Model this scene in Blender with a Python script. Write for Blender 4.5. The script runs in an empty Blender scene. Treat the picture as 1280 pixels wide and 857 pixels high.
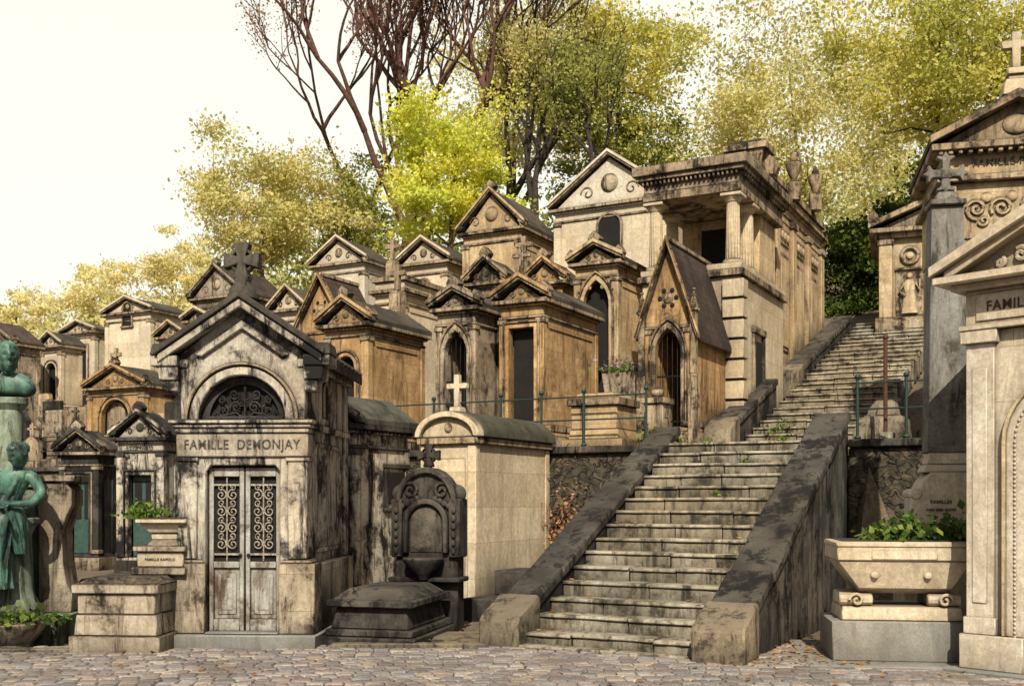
import bpy, math, random, bmesh
import numpy as np
from mathutils import Vector, Matrix
random.seed(11); rng=np.random.default_rng(11)
sc=bpy.context.scene
# ------------------------------------------------------------------ image pixel coordinates to world positions
F=1350.;CX=640.;HY=625.;EYE=1.6
def tn(p): return (p-CX)/F
def elev(q,D): return EYE+(HY-q)*D/F
OX,OY=1.03,11.38
UX,UY=.8829,-.4695; VX,VY=.4695,.8829
SR=-28.0
def ab(x,y):
    dx=x-OX;dy=y-OY
    return dx*UX+dy*UY, dx*VX+dy*VY
def wxy(a,b): return OX+a*UX+b*VX, OY+a*UY+b*VY
def sm(t): t=max(0,min(1,t)); return t*t*(3-2*t)
def wallb(a): return 4.95+3.4*sm((-8-a)/6.)
def th(x,y):
    a,b=ab(x,y)
    if b<wallb(a)+.1: return -.3
    z=2.40+.33*max(0,min(b,34)-8.3)+.12*max(0,min(b,70)-34)
    z+=.12*math.sin(x*.7)*math.sin(y*.5)*sm((b-9)/3)
    if -1.35<a<1.4 and b<19.8: z-=.35
    return z
# ------------------------------------------------------------------ nodes
def newmat(name):
    m=bpy.data.materials.new(name); m.use_nodes=True
    nt=m.node_tree; nt.nodes.clear()
    return m,nt
class G:
    def __init__(s,nt): s.nt=nt
    def n(s,t,ins=None,**kw):
        nd=s.nt.nodes.new(t)
        for k,v in kw.items(): setattr(nd,k,v)
        if ins:
            for k,v in ins.items():
                if isinstance(v,bpy.types.NodeSocket): s.nt.links.new(v,nd.inputs[k])
                else: nd.inputs[k].default_value=v
        return nd
    def math(s,op,a,b=0.,clamp=False):
        return s.n('ShaderNodeMath',{0:a,1:b},operation=op,use_clamp=clamp).outputs[0]
    def mix(s,f,a,b,mode='MIX'):
        return s.n('ShaderNodeMixRGB',{0:f,1:a,2:b},blend_type=mode).outputs[0]
    def noise(s,vec,scale,detail=5,rough=.6,dist=0.):
        return s.n('ShaderNodeTexNoise',{'Vector':vec,'Scale':scale,'Detail':detail,'Roughness':rough,'Distortion':dist}).outputs[0]
    def rng(s,v,a,b,c=0.,d=1.):
        return s.n('ShaderNodeMapRange',{0:v,1:a,2:b,3:c,4:d}).outputs[0]
    def scale(s,vec,xyz):
        return s.n('ShaderNodeMapping',{'Vector':vec,'Scale':xyz}).outputs[0]
def c4(c): return (c[0],c[1],c[2],1.)
def stone(name,c1,c2,crevice_dark=.8,streak=.6,patch=.4,ledge=.7,brick=None,bump=.35,rough=.88,dark=(.024,.021,.018),ao=.34,spec=.2,fine=1.,mid=None):
    m,nt=newmat(name); g=G(nt)
    geo=g.n('ShaderNodeNewGeometry'); pos=geo.outputs['Position']
    tc=g.n('ShaderNodeTexCoord').outputs['Object']
    big=g.noise(pos,.9,3,.65)
    col=g.mix(g.rng(big,.40,.60),c4(c1),c4(c2))
    col=g.mix(1.,col,g.mix(g.rng(g.noise(pos,.23,1,.5),.40,.60),(1.03,.95,.83,1),(.97,.97,.96,1)),'MULTIPLY')
    f1=g.noise(pos,16*fine,5,.75)
    f2=g.noise(pos,75*fine,2,.7)
    ff=g.math('ADD',g.math('MULTIPLY',f1,.65),g.math('MULTIPLY',f2,.35))
    col=g.mix(1.,col,g.n('ShaderNodeCombineColor',{0:g.rng(ff,.34,.66,.62,1.22),1:g.rng(ff,.34,.66,.60,1.22),2:g.rng(ff,.34,.66,.56,1.21)}).outputs[0],'MULTIPLY')
    st=g.noise(g.scale(pos,(2.8,2.8,.45)),1.6,6,.78,.6)
    st=g.math('MULTIPLY',g.rng(st,.46,.63),streak)
    pt=g.noise(pos,1.7,7,.76)
    pt=g.math('MULTIPLY',g.rng(pt,.47,.62),patch)
    nz=g.n('ShaderNodeSeparateXYZ',{0:geo.outputs['Normal']}).outputs[2]
    ld=g.math('MULTIPLY',g.math('MULTIPLY',g.rng(nz,.2,.7),g.rng(f1,.3,.6,.5,1.)),ledge)
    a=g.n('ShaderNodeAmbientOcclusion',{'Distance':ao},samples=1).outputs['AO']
    crev=g.math('MULTIPLY',g.rng(g.math('ADD',a,g.math('MULTIPLY',g.math('SUBTRACT',f1,.5),.9)),.2,.88,1.,0.),crevice_dark)  # darkens the base colour in crevices and recesses, broken up by fine noise
    tot=g.math('MAXIMUM',g.math('MAXIMUM',st,pt),g.math('MAXIMUM',ld,crev))
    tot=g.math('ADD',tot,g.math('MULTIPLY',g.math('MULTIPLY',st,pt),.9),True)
    h=ff
    if brick:
        s=g.n('ShaderNodeSeparateXYZ',{0:tc})
        v=g.n('ShaderNodeCombineXYZ',{0:g.math('ADD',s.outputs[0],s.outputs[1]),1:s.outputs[2]}).outputs[0]
        br=g.n('ShaderNodeTexBrick',{'Vector':v,'Color1':(.82,.80,.76,1),'Color2':(1.06,1.05,1.03,1),'Mortar':(.58,.53,.46,1),'Scale':1.,'Mortar Size':.0045,'Mortar Smooth':.5,'Brick Width':brick[0],'Row Height':brick[1]})
        col=g.mix(1.,col,br.outputs[0],'MULTIPLY')
        h=g.math('SUBTRACT',h,g.math('MULTIPLY',br.outputs[1],.8))
    mid=mid or (c2[0]*.44,c2[1]*.40,c2[2]*.36)
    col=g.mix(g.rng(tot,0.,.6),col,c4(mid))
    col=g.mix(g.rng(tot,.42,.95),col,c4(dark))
    b=g.n('ShaderNodeBump',{'Strength':bump,'Distance':.02,'Height':h}).outputs[0]
    p=g.n('ShaderNodeBsdfPrincipled',{'Base Color':col,'Roughness':rough,'Normal':b})
    p.inputs['Specular IOR Level'].default_value=spec
    g.n('ShaderNodeOutputMaterial',{0:p.outputs[0]})
    return m
def simple(name,c1,c2,scale=8,rough=.6,metal=0.,bump=.2,detail=4,lo=.4,hi=.6):
    m,nt=newmat(name); g=G(nt)
    pos=g.n('ShaderNodeNewGeometry').outputs['Position']
    nz=g.noise(pos,scale,detail,.65)
    col=g.mix(g.rng(nz,lo,hi),c4(c1),c4(c2))
    b=g.n('ShaderNodeBump',{'Strength':bump,'Distance':.02,'Height':nz}).outputs[0]
    p=g.n('ShaderNodeBsdfPrincipled',{'Base Color':col,'Roughness':rough,'Metallic':metal,'Normal':b})
    g.n('ShaderNodeOutputMaterial',{0:p.outputs[0]})
    return m
def leafmat(name,c1,c2,c3,trans=.45):
    m,nt=newmat(name); g=G(nt)
    geo=g.n('ShaderNodeNewGeometry')
    r=geo.outputs['Random Per Island']
    nz=g.noise(geo.outputs['Position'],.55,1,.6)
    col=g.mix(g.rng(nz,.4,.62),c4(c1),c4(c2))
    col=g.mix(g.math('MULTIPLY',g.rng(r,.45,1.),.7),col,c4(c3))
    d=g.n('ShaderNodeBsdfDiffuse',{0:col}); t=g.n('ShaderNodeBsdfTranslucent',{0:col})
    mx=g.n('ShaderNodeMixShader',{0:trans,1:d.outputs[0],2:t.outputs[0]})
    g.n('ShaderNodeOutputMaterial',{0:mx.outputs[0]})
    return m
M={}
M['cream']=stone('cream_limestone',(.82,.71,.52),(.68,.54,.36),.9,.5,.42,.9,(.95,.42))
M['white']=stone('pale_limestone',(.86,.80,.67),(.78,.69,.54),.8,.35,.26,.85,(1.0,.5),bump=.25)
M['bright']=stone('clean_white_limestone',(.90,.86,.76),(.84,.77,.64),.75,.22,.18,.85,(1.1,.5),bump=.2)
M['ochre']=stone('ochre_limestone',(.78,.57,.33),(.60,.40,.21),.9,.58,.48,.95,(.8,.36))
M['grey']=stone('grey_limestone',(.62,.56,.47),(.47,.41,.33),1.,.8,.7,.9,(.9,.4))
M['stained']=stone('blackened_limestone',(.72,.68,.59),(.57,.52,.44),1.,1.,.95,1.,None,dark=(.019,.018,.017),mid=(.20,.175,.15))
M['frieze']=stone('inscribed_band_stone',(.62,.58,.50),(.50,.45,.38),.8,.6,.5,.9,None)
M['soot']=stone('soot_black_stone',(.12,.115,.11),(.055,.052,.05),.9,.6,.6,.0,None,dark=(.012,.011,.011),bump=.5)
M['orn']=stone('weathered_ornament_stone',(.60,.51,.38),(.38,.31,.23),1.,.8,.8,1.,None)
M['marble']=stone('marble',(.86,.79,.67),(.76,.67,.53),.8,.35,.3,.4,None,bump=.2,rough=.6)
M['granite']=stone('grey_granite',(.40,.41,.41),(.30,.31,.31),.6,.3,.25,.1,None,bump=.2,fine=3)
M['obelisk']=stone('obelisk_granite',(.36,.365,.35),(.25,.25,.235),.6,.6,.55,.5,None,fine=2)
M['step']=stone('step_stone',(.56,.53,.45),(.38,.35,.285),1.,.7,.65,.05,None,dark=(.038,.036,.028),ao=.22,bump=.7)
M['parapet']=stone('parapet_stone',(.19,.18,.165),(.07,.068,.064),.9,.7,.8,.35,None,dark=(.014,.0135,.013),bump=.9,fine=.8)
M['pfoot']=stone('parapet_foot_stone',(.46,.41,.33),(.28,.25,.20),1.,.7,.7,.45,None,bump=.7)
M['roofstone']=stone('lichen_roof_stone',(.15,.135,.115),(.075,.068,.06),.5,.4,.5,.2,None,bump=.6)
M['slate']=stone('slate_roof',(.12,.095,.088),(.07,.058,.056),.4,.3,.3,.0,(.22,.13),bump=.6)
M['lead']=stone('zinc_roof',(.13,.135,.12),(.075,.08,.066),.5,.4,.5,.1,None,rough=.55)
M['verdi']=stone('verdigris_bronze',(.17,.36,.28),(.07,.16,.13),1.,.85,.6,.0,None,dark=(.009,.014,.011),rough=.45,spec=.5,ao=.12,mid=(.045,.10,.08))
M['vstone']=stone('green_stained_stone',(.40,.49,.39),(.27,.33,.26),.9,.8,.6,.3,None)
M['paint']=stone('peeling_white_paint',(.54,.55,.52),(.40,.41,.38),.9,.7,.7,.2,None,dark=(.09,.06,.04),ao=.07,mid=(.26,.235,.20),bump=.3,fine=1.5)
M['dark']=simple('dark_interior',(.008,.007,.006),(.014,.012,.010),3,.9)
M['iron']=simple('black_iron',(.012,.012,.012),(.03,.025,.02),30,.5,.6)
M['greeniron']=simple('green_painted_iron',(.018,.045,.036),(.035,.065,.055),30,.5,.2)
M['rust']=simple('rusted_iron',(.13,.06,.035),(.07,.035,.025),30,.8,.2)
M['grille']=simple('grille_paint',(.50,.46,.38),(.20,.16,.12),40,.7,0.,.2)
M['letter']=simple('cut_lettering',(.045,.04,.035),(.20,.18,.15),26,.9,0.,.2,5,.48,.66)
M['teal']=simple('teal_door_paint',(.03,.07,.06),(.05,.10,.085),12,.6)
M['bark']=simple('tree_bark',(.07,.052,.04),(.03,.024,.019),9,.95,0.,.6)
M['barkred']=simple('reddish_bark',(.16,.075,.055),(.07,.04,.032),9,.95,0.,.5)
M['barkpale']=simple('pale_bark',(.20,.15,.09),(.10,.075,.05),9,.95,0.,.5)
M['soil']=simple('planter_soil',(.03,.022,.015),(.05,.04,.03),20,.95)
m,nt=newmat('rubble_wall'); g=G(nt)
geo=g.n('ShaderNodeNewGeometry'); tc=g.n('ShaderNodeTexCoord').outputs['Object']
wv=g.n('ShaderNodeVectorMath',{0:tc,1:g.n('ShaderNodeTexNoise',{'Vector':tc,'Scale':2.5}).outputs[1]},operation='ADD').outputs[0]
wv=g.scale(wv,(3.6,3.6,8.))
v1=g.n('ShaderNodeTexVoronoi',{'Vector':wv,'Scale':1.},feature='DISTANCE_TO_EDGE').outputs[0]
v2=g.n('ShaderNodeTexVoronoi',{'Vector':wv,'Scale':1.}).outputs[1]
vc=g.n('ShaderNodeSeparateColor',{0:v2}).outputs[0]
col=g.mix(vc,c4((.07,.06,.045)),c4((.18,.14,.09)))
nn=g.noise(tc,9,8,.7)
col=g.mix(g.rng(nn,.40,.62),col,c4((.025,.024,.016)))
big=g.noise(tc,.9,5,.6); col=g.mix(g.math('MULTIPLY',g.rng(big,.48,.62),.75),col,c4((.02,.022,.012)))
jt=g.rng(v1,.0,.07)
col=g.mix(g.math('SUBTRACT',1.,jt),col,c4((.012,.010,.008)))
hb=g.math('ADD',jt,g.math('MULTIPLY',nn,.9))
b=g.n('ShaderNodeBump',{'Strength':.8,'Distance':.03,'Height':hb}).outputs[0]
p=g.n('ShaderNodeBsdfPrincipled',{'Base Color':col,'Roughness':.95,'Normal':b}); g.n('ShaderNodeOutputMaterial',{0:p.outputs[0]})
M['rubble']=m
m,nt=newmat('earth_ground'); g=G(nt); pos=g.n('ShaderNodeNewGeometry').outputs['Position']
n1=g.noise(pos,1.2,8,.7); n2=g.noise(pos,18,6,.7)
col=g.mix(g.rng(n1,.4,.6),c4((.16,.12,.08)),c4((.08,.068,.045)))
col=g.mix(g.rng(n2,.45,.7),col,c4((.24,.19,.13)))
b=g.n('ShaderNodeBump',{'Strength':.8,'Distance':.03,'Height':n2}).outputs[0]
p=g.n('ShaderNodeBsdfPrincipled',{'Base Color':col,'Roughness':1.,'Normal':b}); g.n('ShaderNodeOutputMaterial',{0:p.outputs[0]})
M['earth']=m
m,nt=newmat('cobblestones'); g=G(nt); geo=g.n('ShaderNodeNewGeometry'); pos=geo.outputs['Position']; r=geo.outputs['Random Per Island']
cr=g.n('ShaderNodeValToRGB',{0:r}); e=cr.color_ramp.elements
e[0].color=(.17,.155,.15,1); e[0].position=0.; e[1].color=(.50,.44,.37,1); e[1].position=1.
for ps,cc in ((.25,(.30,.275,.265,1)),(.45,(.23,.185,.18,1)),(.65,(.42,.34,.27,1)),(.85,(.31,.30,.30,1))):
    x=cr.color_ramp.elements.new(ps); x.color=cc
n2=g.noise(pos,40,5,.7); n1=g.noise(pos,1.3,5,.6)
col=g.mix(1.,cr.outputs[0],g.n('ShaderNodeCombineColor',{0:g.rng(n2,.3,.7,.5,1.2),1:g.rng(n2,.3,.7,.5,1.2),2:g.rng(n2,.3,.7,.5,1.2)}).outputs[0],'MULTIPLY')
col=g.mix(g.math('MULTIPLY',g.rng(n1,.48,.66),.6),col,c4((.11,.09,.07)))
b=g.n('ShaderNodeBump',{'Strength':.5,'Distance':.01,'Height':n2}).outputs[0]
p=g.n('ShaderNodeBsdfPrincipled',{'Base Color':col,'Roughness':.75,'Normal':b}); g.n('ShaderNodeOutputMaterial',{0:p.outputs[0]})
M['cobble']=m
M['lf_lime']=leafmat('lime_yellow_leaves',(.86,.84,.12),(.68,.74,.12),(.95,.90,.34),.45)
M['lf_yg']=leafmat('autumn_gold_leaves',(.78,.72,.17),(.50,.52,.12),(.92,.82,.34),.45)
M['lf_yel']=leafmat('pale_yellow_leaves',(.80,.74,.30),(.58,.57,.22),(.90,.78,.40),.45)
M['lf_pale']=leafmat('hazy_yellow_leaves',(.92,.85,.48),(.80,.76,.42),(.94,.82,.46),.45)
M['lf_green']=leafmat('yellow_green_leaves',(.46,.48,.13),(.25,.30,.09),(.78,.70,.22),.45)
M['lf_dark']=leafmat('dark_green_leaves',(.07,.11,.025),(.03,.055,.014),(.22,.26,.05),.3)
M['lf_rust']=leafmat('rust_leaves',(.50,.27,.17),(.36,.19,.12),(.70,.48,.24),.4)
M['lf_plant']=leafmat('plant_leaves',(.12,.20,.04),(.05,.10,.025),(.36,.42,.10),.35)
M['lf_fall']=leafmat('fallen_leaf',(.36,.16,.05),(.22,.09,.03),(.55,.36,.10),.2)
M['flower']=leafmat('violet_flowers',(.30,.18,.32),(.45,.35,.40),(.7,.6,.6),.3)
# ------------------------------------------------------------------ builder
def tubegeo(pts,rad,seg=6,cap=True):
    pts=[Vector(p) for p in pts]; n=len(pts)
    if not hasattr(rad,'__len__'): rad=[rad]*n
    vs=[];fs=[]
    up=Vector((.13,.21,.97))
    for i,p in enumerate(pts):
        t=(pts[min(i+1,n-1)]-pts[max(i-1,0)])
        if t.length<1e-6: t=Vector((0,0,1))
        t.normalize()
        a=t.cross(up)
        if a.length<.15: a=t.cross(Vector((1,0,0)))
        a.normalize(); b=t.cross(a)
        for k in range(seg):
            an=2*math.pi*k/seg
            q=p+(a*math.cos(an)+b*math.sin(an))*rad[i]
            vs.append((q.x,q.y,q.z))
    for i in range(n-1):
        for k in range(seg):
            k2=(k+1)%seg
            fs.append((i*seg+k,i*seg+k2,(i+1)*seg+k2,(i+1)*seg+k))
    if cap:
        fs.append(tuple(range(seg))); fs.append(tuple((n-1)*seg+k for k in range(seg)))
    return vs,fs
def link(o): sc.collection.objects.link(o); return o
def mkmesh(name,vs,fs,mat,smooth=35,recalc=True):
    me=bpy.data.meshes.new(name); me.from_pydata(vs,[],fs)
    if recalc:
        bm=bmesh.new(); bm.from_mesh(me); bmesh.ops.recalc_face_normals(bm,faces=bm.faces); bm.to_mesh(me); bm.free()
    me.materials.append(mat)
    if smooth:
        me.polygons.foreach_set('use_smooth',[True]*len(me.polygons))
        me.set_sharp_from_angle(angle=math.radians(smooth))
    return me
class B:
    def __init__(s,name,loc,rot=0.):
        s.name=name;s.loc=loc;s.rot=math.radians(rot);s.p={};s.objs=[]
        s.e=link(bpy.data.objects.new(name,None)); s.e.location=loc; s.e.rotation_euler=(0,0,s.rot); s.e.empty_display_size=.2
    def add(s,part,mat,vs,fs):
        k=(part,mat)
        if k not in s.p: s.p[k]=([],[])
        V,Fc=s.p[k]; o=len(V); V.extend(vs); Fc.extend([tuple(i+o for i in f) for f in fs])
    def box(s,part,mat,x0,x1,y0,y1,z0,z1,tx=0.,ty=0.):
        vs=[(x0,y0,z0),(x1,y0,z0),(x1,y1,z0),(x0,y1,z0),(x0+tx,y0+ty,z1),(x1-tx,y0+ty,z1),(x1-tx,y1-ty,z1),(x0+tx,y1-ty,z1)]
        s.add(part,mat,vs,[(0,1,2,3),(4,5,6,7),(0,1,5,4),(1,2,6,5),(2,3,7,6),(3,0,4,7)])
    def xz(s,part,mat,pts,y0,y1):
        n=len(pts)
        vs=[(p[0],y0,p[1]) for p in pts]+[(p[0],y1,p[1]) for p in pts]
        s.add(part,mat,vs,[tuple(range(n)),tuple(range(2*n-1,n-1,-1))]+[(i,(i+1)%n,(i+1)%n+n,i+n) for i in range(n)])
    def yz(s,part,mat,pts,x0,x1):
        n=len(pts)
        vs=[(x0,p[0],p[1]) for p in pts]+[(x1,p[0],p[1]) for p in pts]
        s.add(part,mat,vs,[tuple(range(n)),tuple(range(2*n-1,n-1,-1))]+[(i,(i+1)%n,(i+1)%n+n,i+n) for i in range(n)])
    def ring(s,part,mat,outer,inner,y0,y1,side=None):
        n=len(outer); vs=[]
        for y in (y0,y1):
            vs+=[(p[0],y,p[1]) for p in outer]+[(p[0],y,p[1]) for p in inner]
        if side: vs=[(side[0]+v[1],side[1]+v[0],v[2]) for v in vs]
        fs=[]
        for i in range(n-1):
            fs.append((i,i+1,n+i+1,n+i)); fs.append((2*n+i,2*n+i+1,3*n+i+1,3*n+i))
            fs.append((i,i+1,2*n+i+1,2*n+i)); fs.append((n+i,n+i+1,3*n+i+1,3*n+i))
        fs.append((0,n,3*n,2*n)); fs.append((n-1,2*n-1,4*n-1,3*n-1))
        s.add(part,mat,vs,fs)
    def lathe(s,part,mat,cx,cy,prof,seg=16,sx=1.,sy=1.,flute=0.):
        vs=[];fs=[];n=len(prof)
        for r,z in prof:
            for k in range(seg):
                a=2*math.pi*(k+.5)/seg; rr=r*(1-flute*(k%2))
                vs.append((cx+rr*math.cos(a)*sx,cy+rr*math.sin(a)*sy,z))
        for i in range(n-1):
            for k in range(seg):
                k2=(k+1)%seg; fs.append((i*seg+k,i*seg+k2,(i+1)*seg+k2,(i+1)*seg+k))
        fs.append(tuple(range(seg))); fs.append(tuple((n-1)*seg+k for k in range(seg)))
        s.add(part,mat,vs,fs)
    def ball(s,part,mat,c,r,sx=1,sy=1,sz=1,seg=12):
        pr=[(max(.001,r*math.sin(math.pi*i/8)),c[2]-r*sz*math.cos(math.pi*i/8)) for i in range(9)]
        s.lathe(part,mat,c[0],c[1],pr,seg,sx,sy)
    def tube(s,part,mat,pts,r,seg=6): 
        v,f=tubegeo(pts,r,seg); s.add(part,mat,v,f)
    def text(s,part,string,x,y,z,size,mat='letter',ext=.004,sx=1.):
        cu=bpy.data.curves.new(part,'FONT'); cu.body=string; cu.size=size; cu.extrude=ext; cu.align_x='CENTER'; cu.align_y='CENTER'; cu.offset=size*.004; cu.space_character=1.1
        cu.materials.append(M[mat]); o=link(bpy.data.objects.new(part,cu)); o.parent=s.e; o.location=(x,y,z); o.rotation_euler=(math.pi/2,0,0); o.scale=(sx,1,1)
    def done(s,bevel=.012):
        for (part,mat),(vs,fs) in s.p.items():
            me=mkmesh(part,vs,fs,M[mat]); o=link(bpy.data.objects.new(part,me)); o.parent=s.e
            if bevel and len(fs)<4000 and mat not in('iron','letter','verdi','greeniron','rust','grille'):
                md=o.modifiers.new('bevel','BEVEL'); md.width=bevel; md.segments=1; md.limit_method='ANGLE'; md.angle_limit=math.radians(50)
        s.p={}
        return s.e
def arch(ow,oh,kind,z0=0.,seg=12,grow=0.):
    h=ow/2+grow; top=oh+grow; pts=[(-h,z0)]
    if kind=='rect': pts+=[(-h,top),(h,top)]
    elif kind=='round':
        sp=oh-ow/2
        pts+=[(-h*math.cos(math.pi*i/seg),sp+h*math.sin(math.pi*i/seg)) for i in range(seg+1)]
    elif kind=='seg':
        pts+=[(-h,top-.06),(-h+.05,top),(h-.05,top),(h,top-.06)]
    else:
        sp=oh-ow*.87; R=2*h*1.0
        for i in range(seg//2+1):
            a=math.radians(60)*i/(seg//2); pts.append((h-R*math.cos(a),sp+R*math.sin(a)))
        for i in range(seg//2-1,-1,-1):
            a=math.radians(60)*i/(seg//2); pts.append((-h+R*math.cos(a),sp+R*math.sin(a)))
    pts.append((h,z0)); return pts
def cross(b,part,mat,x,y,z,h,t=None,pattee=False,lat=False):
    t=t or h*.14; a=h*.32
    if pattee:
        c=z+h*.58;L=h*.42;w0=h*.09;w1=h*.2
        pts=[]
        for k in range(4):
            an=k*math.pi/2
            for (px_,pz_) in ((w0,w0),(w1,L),(-w1,L)):
                pts.append((px_*math.cos(an)-pz_*math.sin(an),px_*math.sin(an)+pz_*math.cos(an)))
        pts=[(x+p[0],c+p[1]) for p in pts]
        b.xz(part,mat,pts,y-t/2,y+t/2)
        o=[(x+h*.3*math.cos(2*math.pi*i/20),c+h*.3*math.sin(2*math.pi*i/20)) for i in range(21)]
        i_=[(x+h*.23*math.cos(2*math.pi*i/20),c+h*.23*math.sin(2*math.pi*i/20)) for i in range(21)]
        b.ring(part,mat,o,i_,y-t*.35,y+t*.35)
        b.box(part,mat,x-h*.16,x+h*.16,y-t*.8,y+t*.8,z-.03,z+h*.16,.02,.01)
    else:
        b.box(part,mat,x-t/2,x+t/2,y-t/2,y+t/2,z-.02,z+h)
        b.box(part,mat,x-a,x+a,y-t*.45,y+t*.45,z+h*.6,z+h*.6+t)
        b.box(part,mat,x-t*1.1,x+t*1.1,y-t*1.1,y+t*1.1,z-.03,z+h*.12,.01,.01)
def palm(b,part,mat,x,y,z,w,h,y1):
    pts=[(x-w*.3,z),(x-w*.5,z+h*.35),(x-w*.38,z+h*.6),(x-w*.2,z+h*.8),(x,z+h),(x+w*.2,z+h*.8),(x+w*.38,z+h*.6),(x+w*.5,z+h*.35),(x+w*.3,z)]
    b.xz(part,mat,pts,y,y1)
    for k in(-1,0,1): b.xz(part,mat,[(x+k*w*.22-.012,z+.02),(x+k*w*.28,z+h*.7),(x+k*w*.22+.012,z+.02)],y-.02,y+.01)
def scroll(cx,cz,y,r,turns=1.6,st=0.,d=1,n=22):
    return [(cx+d*r*(1-.85*i/n)*math.cos(st+2*math.pi*turns*i/n),y,cz+r*(1-.85*i/n)*math.sin(st+2*math.pi*turns*i/n)) for i in range(n+1)]
def gate(b,ow,oh,kind,y,z0=0.):
    n=max(3,int(ow/.09))
    con=arch(ow,oh,kind,z0)
    for i in range(1,n):
        x=-ow/2+ow*i/n; top=oh
        if kind!='rect':
            for j in range(len(con)-1):
                p,q=con[j],con[j+1]
                if min(p[0],q[0])<=x<=max(p[0],q[0]) and abs(p[0]-q[0])>1e-5 and max(p[1],q[1])>z0+.3:
                    t=(x-p[0])/(q[0]-p[0]); top=p[1]+t*(q[1]-p[1])
        b.tube('gate_bars','iron',[(x,y,z0+.02),(x,y,top-.01)],.009,4)
    for zz in(z0+.08,z0+oh*.42): b.box('gate_bars','iron',-ow/2,ow/2,y-.012,y+.012,zz,zz+.03)
def fit(pL,pC,pR,D,rot):
    r=math.radians(rot);ux,uy=math.cos(r),math.sin(r);vx,vy=-uy,ux
    cx,cy=tn(pC)*D,D
    w=(cx-tn(pL)*cy)/(ux-tn(pL)*uy); d=(tn(pR)*cy-cx)/(vx-tn(pR)*vy)
    return w,min(max(d,.5),5.5),cx-ux*w/2,cy-uy*w/2
def chapel(name,pL,pC,pR,D,eave,top,wall='cream',roof='roofstone',orn='orn',door='rect',dw=.5,dh=.72,rot=SR,style='classic',finial='none',zb=None,pins=False,acro=True,gt=False,label=None,win=None,sidepanel=True,dpt=None,relief=False,leaf='dark',trim=None):
    w,d,x,y=fit(pL,pC,pR,D,rot)
    if dpt: d=dpt
    if zb is None: zb=min(th(x,y),th(tn(pC)*D,D))
    trim=trim or wall
    b=B(name,(x,y,zb),rot)
    H=elev(eave,D)-zb; Gz=max(.05,(top-eave)/F*D*-1); t=.13
    w-=.16*min(1,w/1.2); ov=.12
    P=.28 if H>2.2 else .2
    b.box('plinth',orn,-w/2-.06,w/2+.06,-.06,d+.05,-.5,P)
    b.box('plinth',wall,-w/2-.03,w/2+.03,-.03,d+.03,P,P+.08,.02,.02)
    z0=P+.08
    FH=.30 if H>2.4 else .22
    if door!='none':
        ow=w*dw; oh=z0+(H-z0-FH)*min(1,dh*1.12)
        con=arch(ow,oh,door,z0)
    else:
        con=[]
    if style=='gothic':
        gp=[(w/2,z0),(w/2,H),(0,H+Gz-.05),(-w/2,H),(-w/2,z0)]
    elif style=='flat': gp=[(w/2,z0),(w/2,H),(-w/2,H),(-w/2,z0)]
    else: gp=[(w/2,z0),(w/2,H),(0,H+Gz-.04),(-w/2,H),(-w/2,z0)]
    b.xz('front_wall',wall,(con+gp) if con else gp,0,t)
    b.box('side_walls',wall,-w/2,-w/2+t,t+.002,d,z0,H-.001); b.box('side_walls',wall,w/2-t,w/2,t+.002,d,z0,H-.001)
    b.box('back_wall',wall,-w/2+t,w/2-t,d-t,d-.003,z0,H-.002)
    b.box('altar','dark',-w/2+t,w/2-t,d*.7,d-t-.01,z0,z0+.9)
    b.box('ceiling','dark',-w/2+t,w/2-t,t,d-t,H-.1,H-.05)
    if con:
        b.ring('door_frame',orn if style=='gothic' else wall,arch(ow,oh,door,z0,grow=.075),arch(ow,oh,door,z0,grow=.0),-.035,.02)
        b.ring('door_frame',orn,arch(ow,oh,door,z0,grow=.12),arch(ow,oh,door,z0,grow=.085),-.06,.01)
        if gt: gate(b,ow,oh,door,.09,z0)
        else:
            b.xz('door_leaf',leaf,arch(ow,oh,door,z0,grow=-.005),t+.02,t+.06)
            if leaf!='dark':
                for sx in(-1,1): b.box('door_panels','dark',*sorted((sx*.04,sx*(ow/2-.05))),t+.005,t+.03,z0+(oh-z0)*.45,oh-.12)
    pw=min(.16,w*.14)
    for sx in(-1,1):
        xa,xb=sorted((sx*(w/2+.025),sx*(w/2-pw)))
        b.box('pilasters',wall,xa,xb,-.028,pw,z0,H-FH)
        b.box('pilasters',orn,xa-.02,xb+.02,-.05,pw+.02,H-FH-.09,H-FH)
        b.box('pilasters',orn,xa-.015,xb+.015,-.045,pw+.015,z0,z0+.1)
        xa,xb=sorted((sx*(w/2+.024),sx*(w/2-.05)))
        b.box('pilasters',wall,xa,xb,d-pw,d+.02,z0,H-FH)
    b.box('architrave',orn,-w/2-.03,w/2+.03,-.033,d+.03,H-FH,H-FH+.05)
    if relief:
        for k in range(6):
            for sx in(-1,1):
                b.ball('spandrel_relief',orn,(sx*(w*.40-.05*k*w),-.01,H-FH-.16-.02*(k%2)-(.10 if k<2 else 0)*(k==0)),.05,1,.5,1,6)
    if style!='gothic':
        b.box('cornice',wall,-w/2-.045,w/2+.045,-.05,d+.045,H-.09,H-.045)
        b.box('cornice',orn,-w/2-ov,w/2+ov,-ov,d+ov,H-.045,H+.035)
        nd=int((w+.1)/.09)
        for i in range(nd+1):
            xx=-w/2-.02+(w+.04)*i/nd
            b.box('dentils',wall,xx-.02,xx+.02,-.078,-.045,H-.088,H-.05)
        nd=int((d+.1)/.09)
        for i in range(nd+1):
            yy=-.02+(d+.04)*i/nd
            b.box('dentils',wall,w/2+.04,w/2+.075,yy-.02,yy+.02,H-.088,H-.05)
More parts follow.
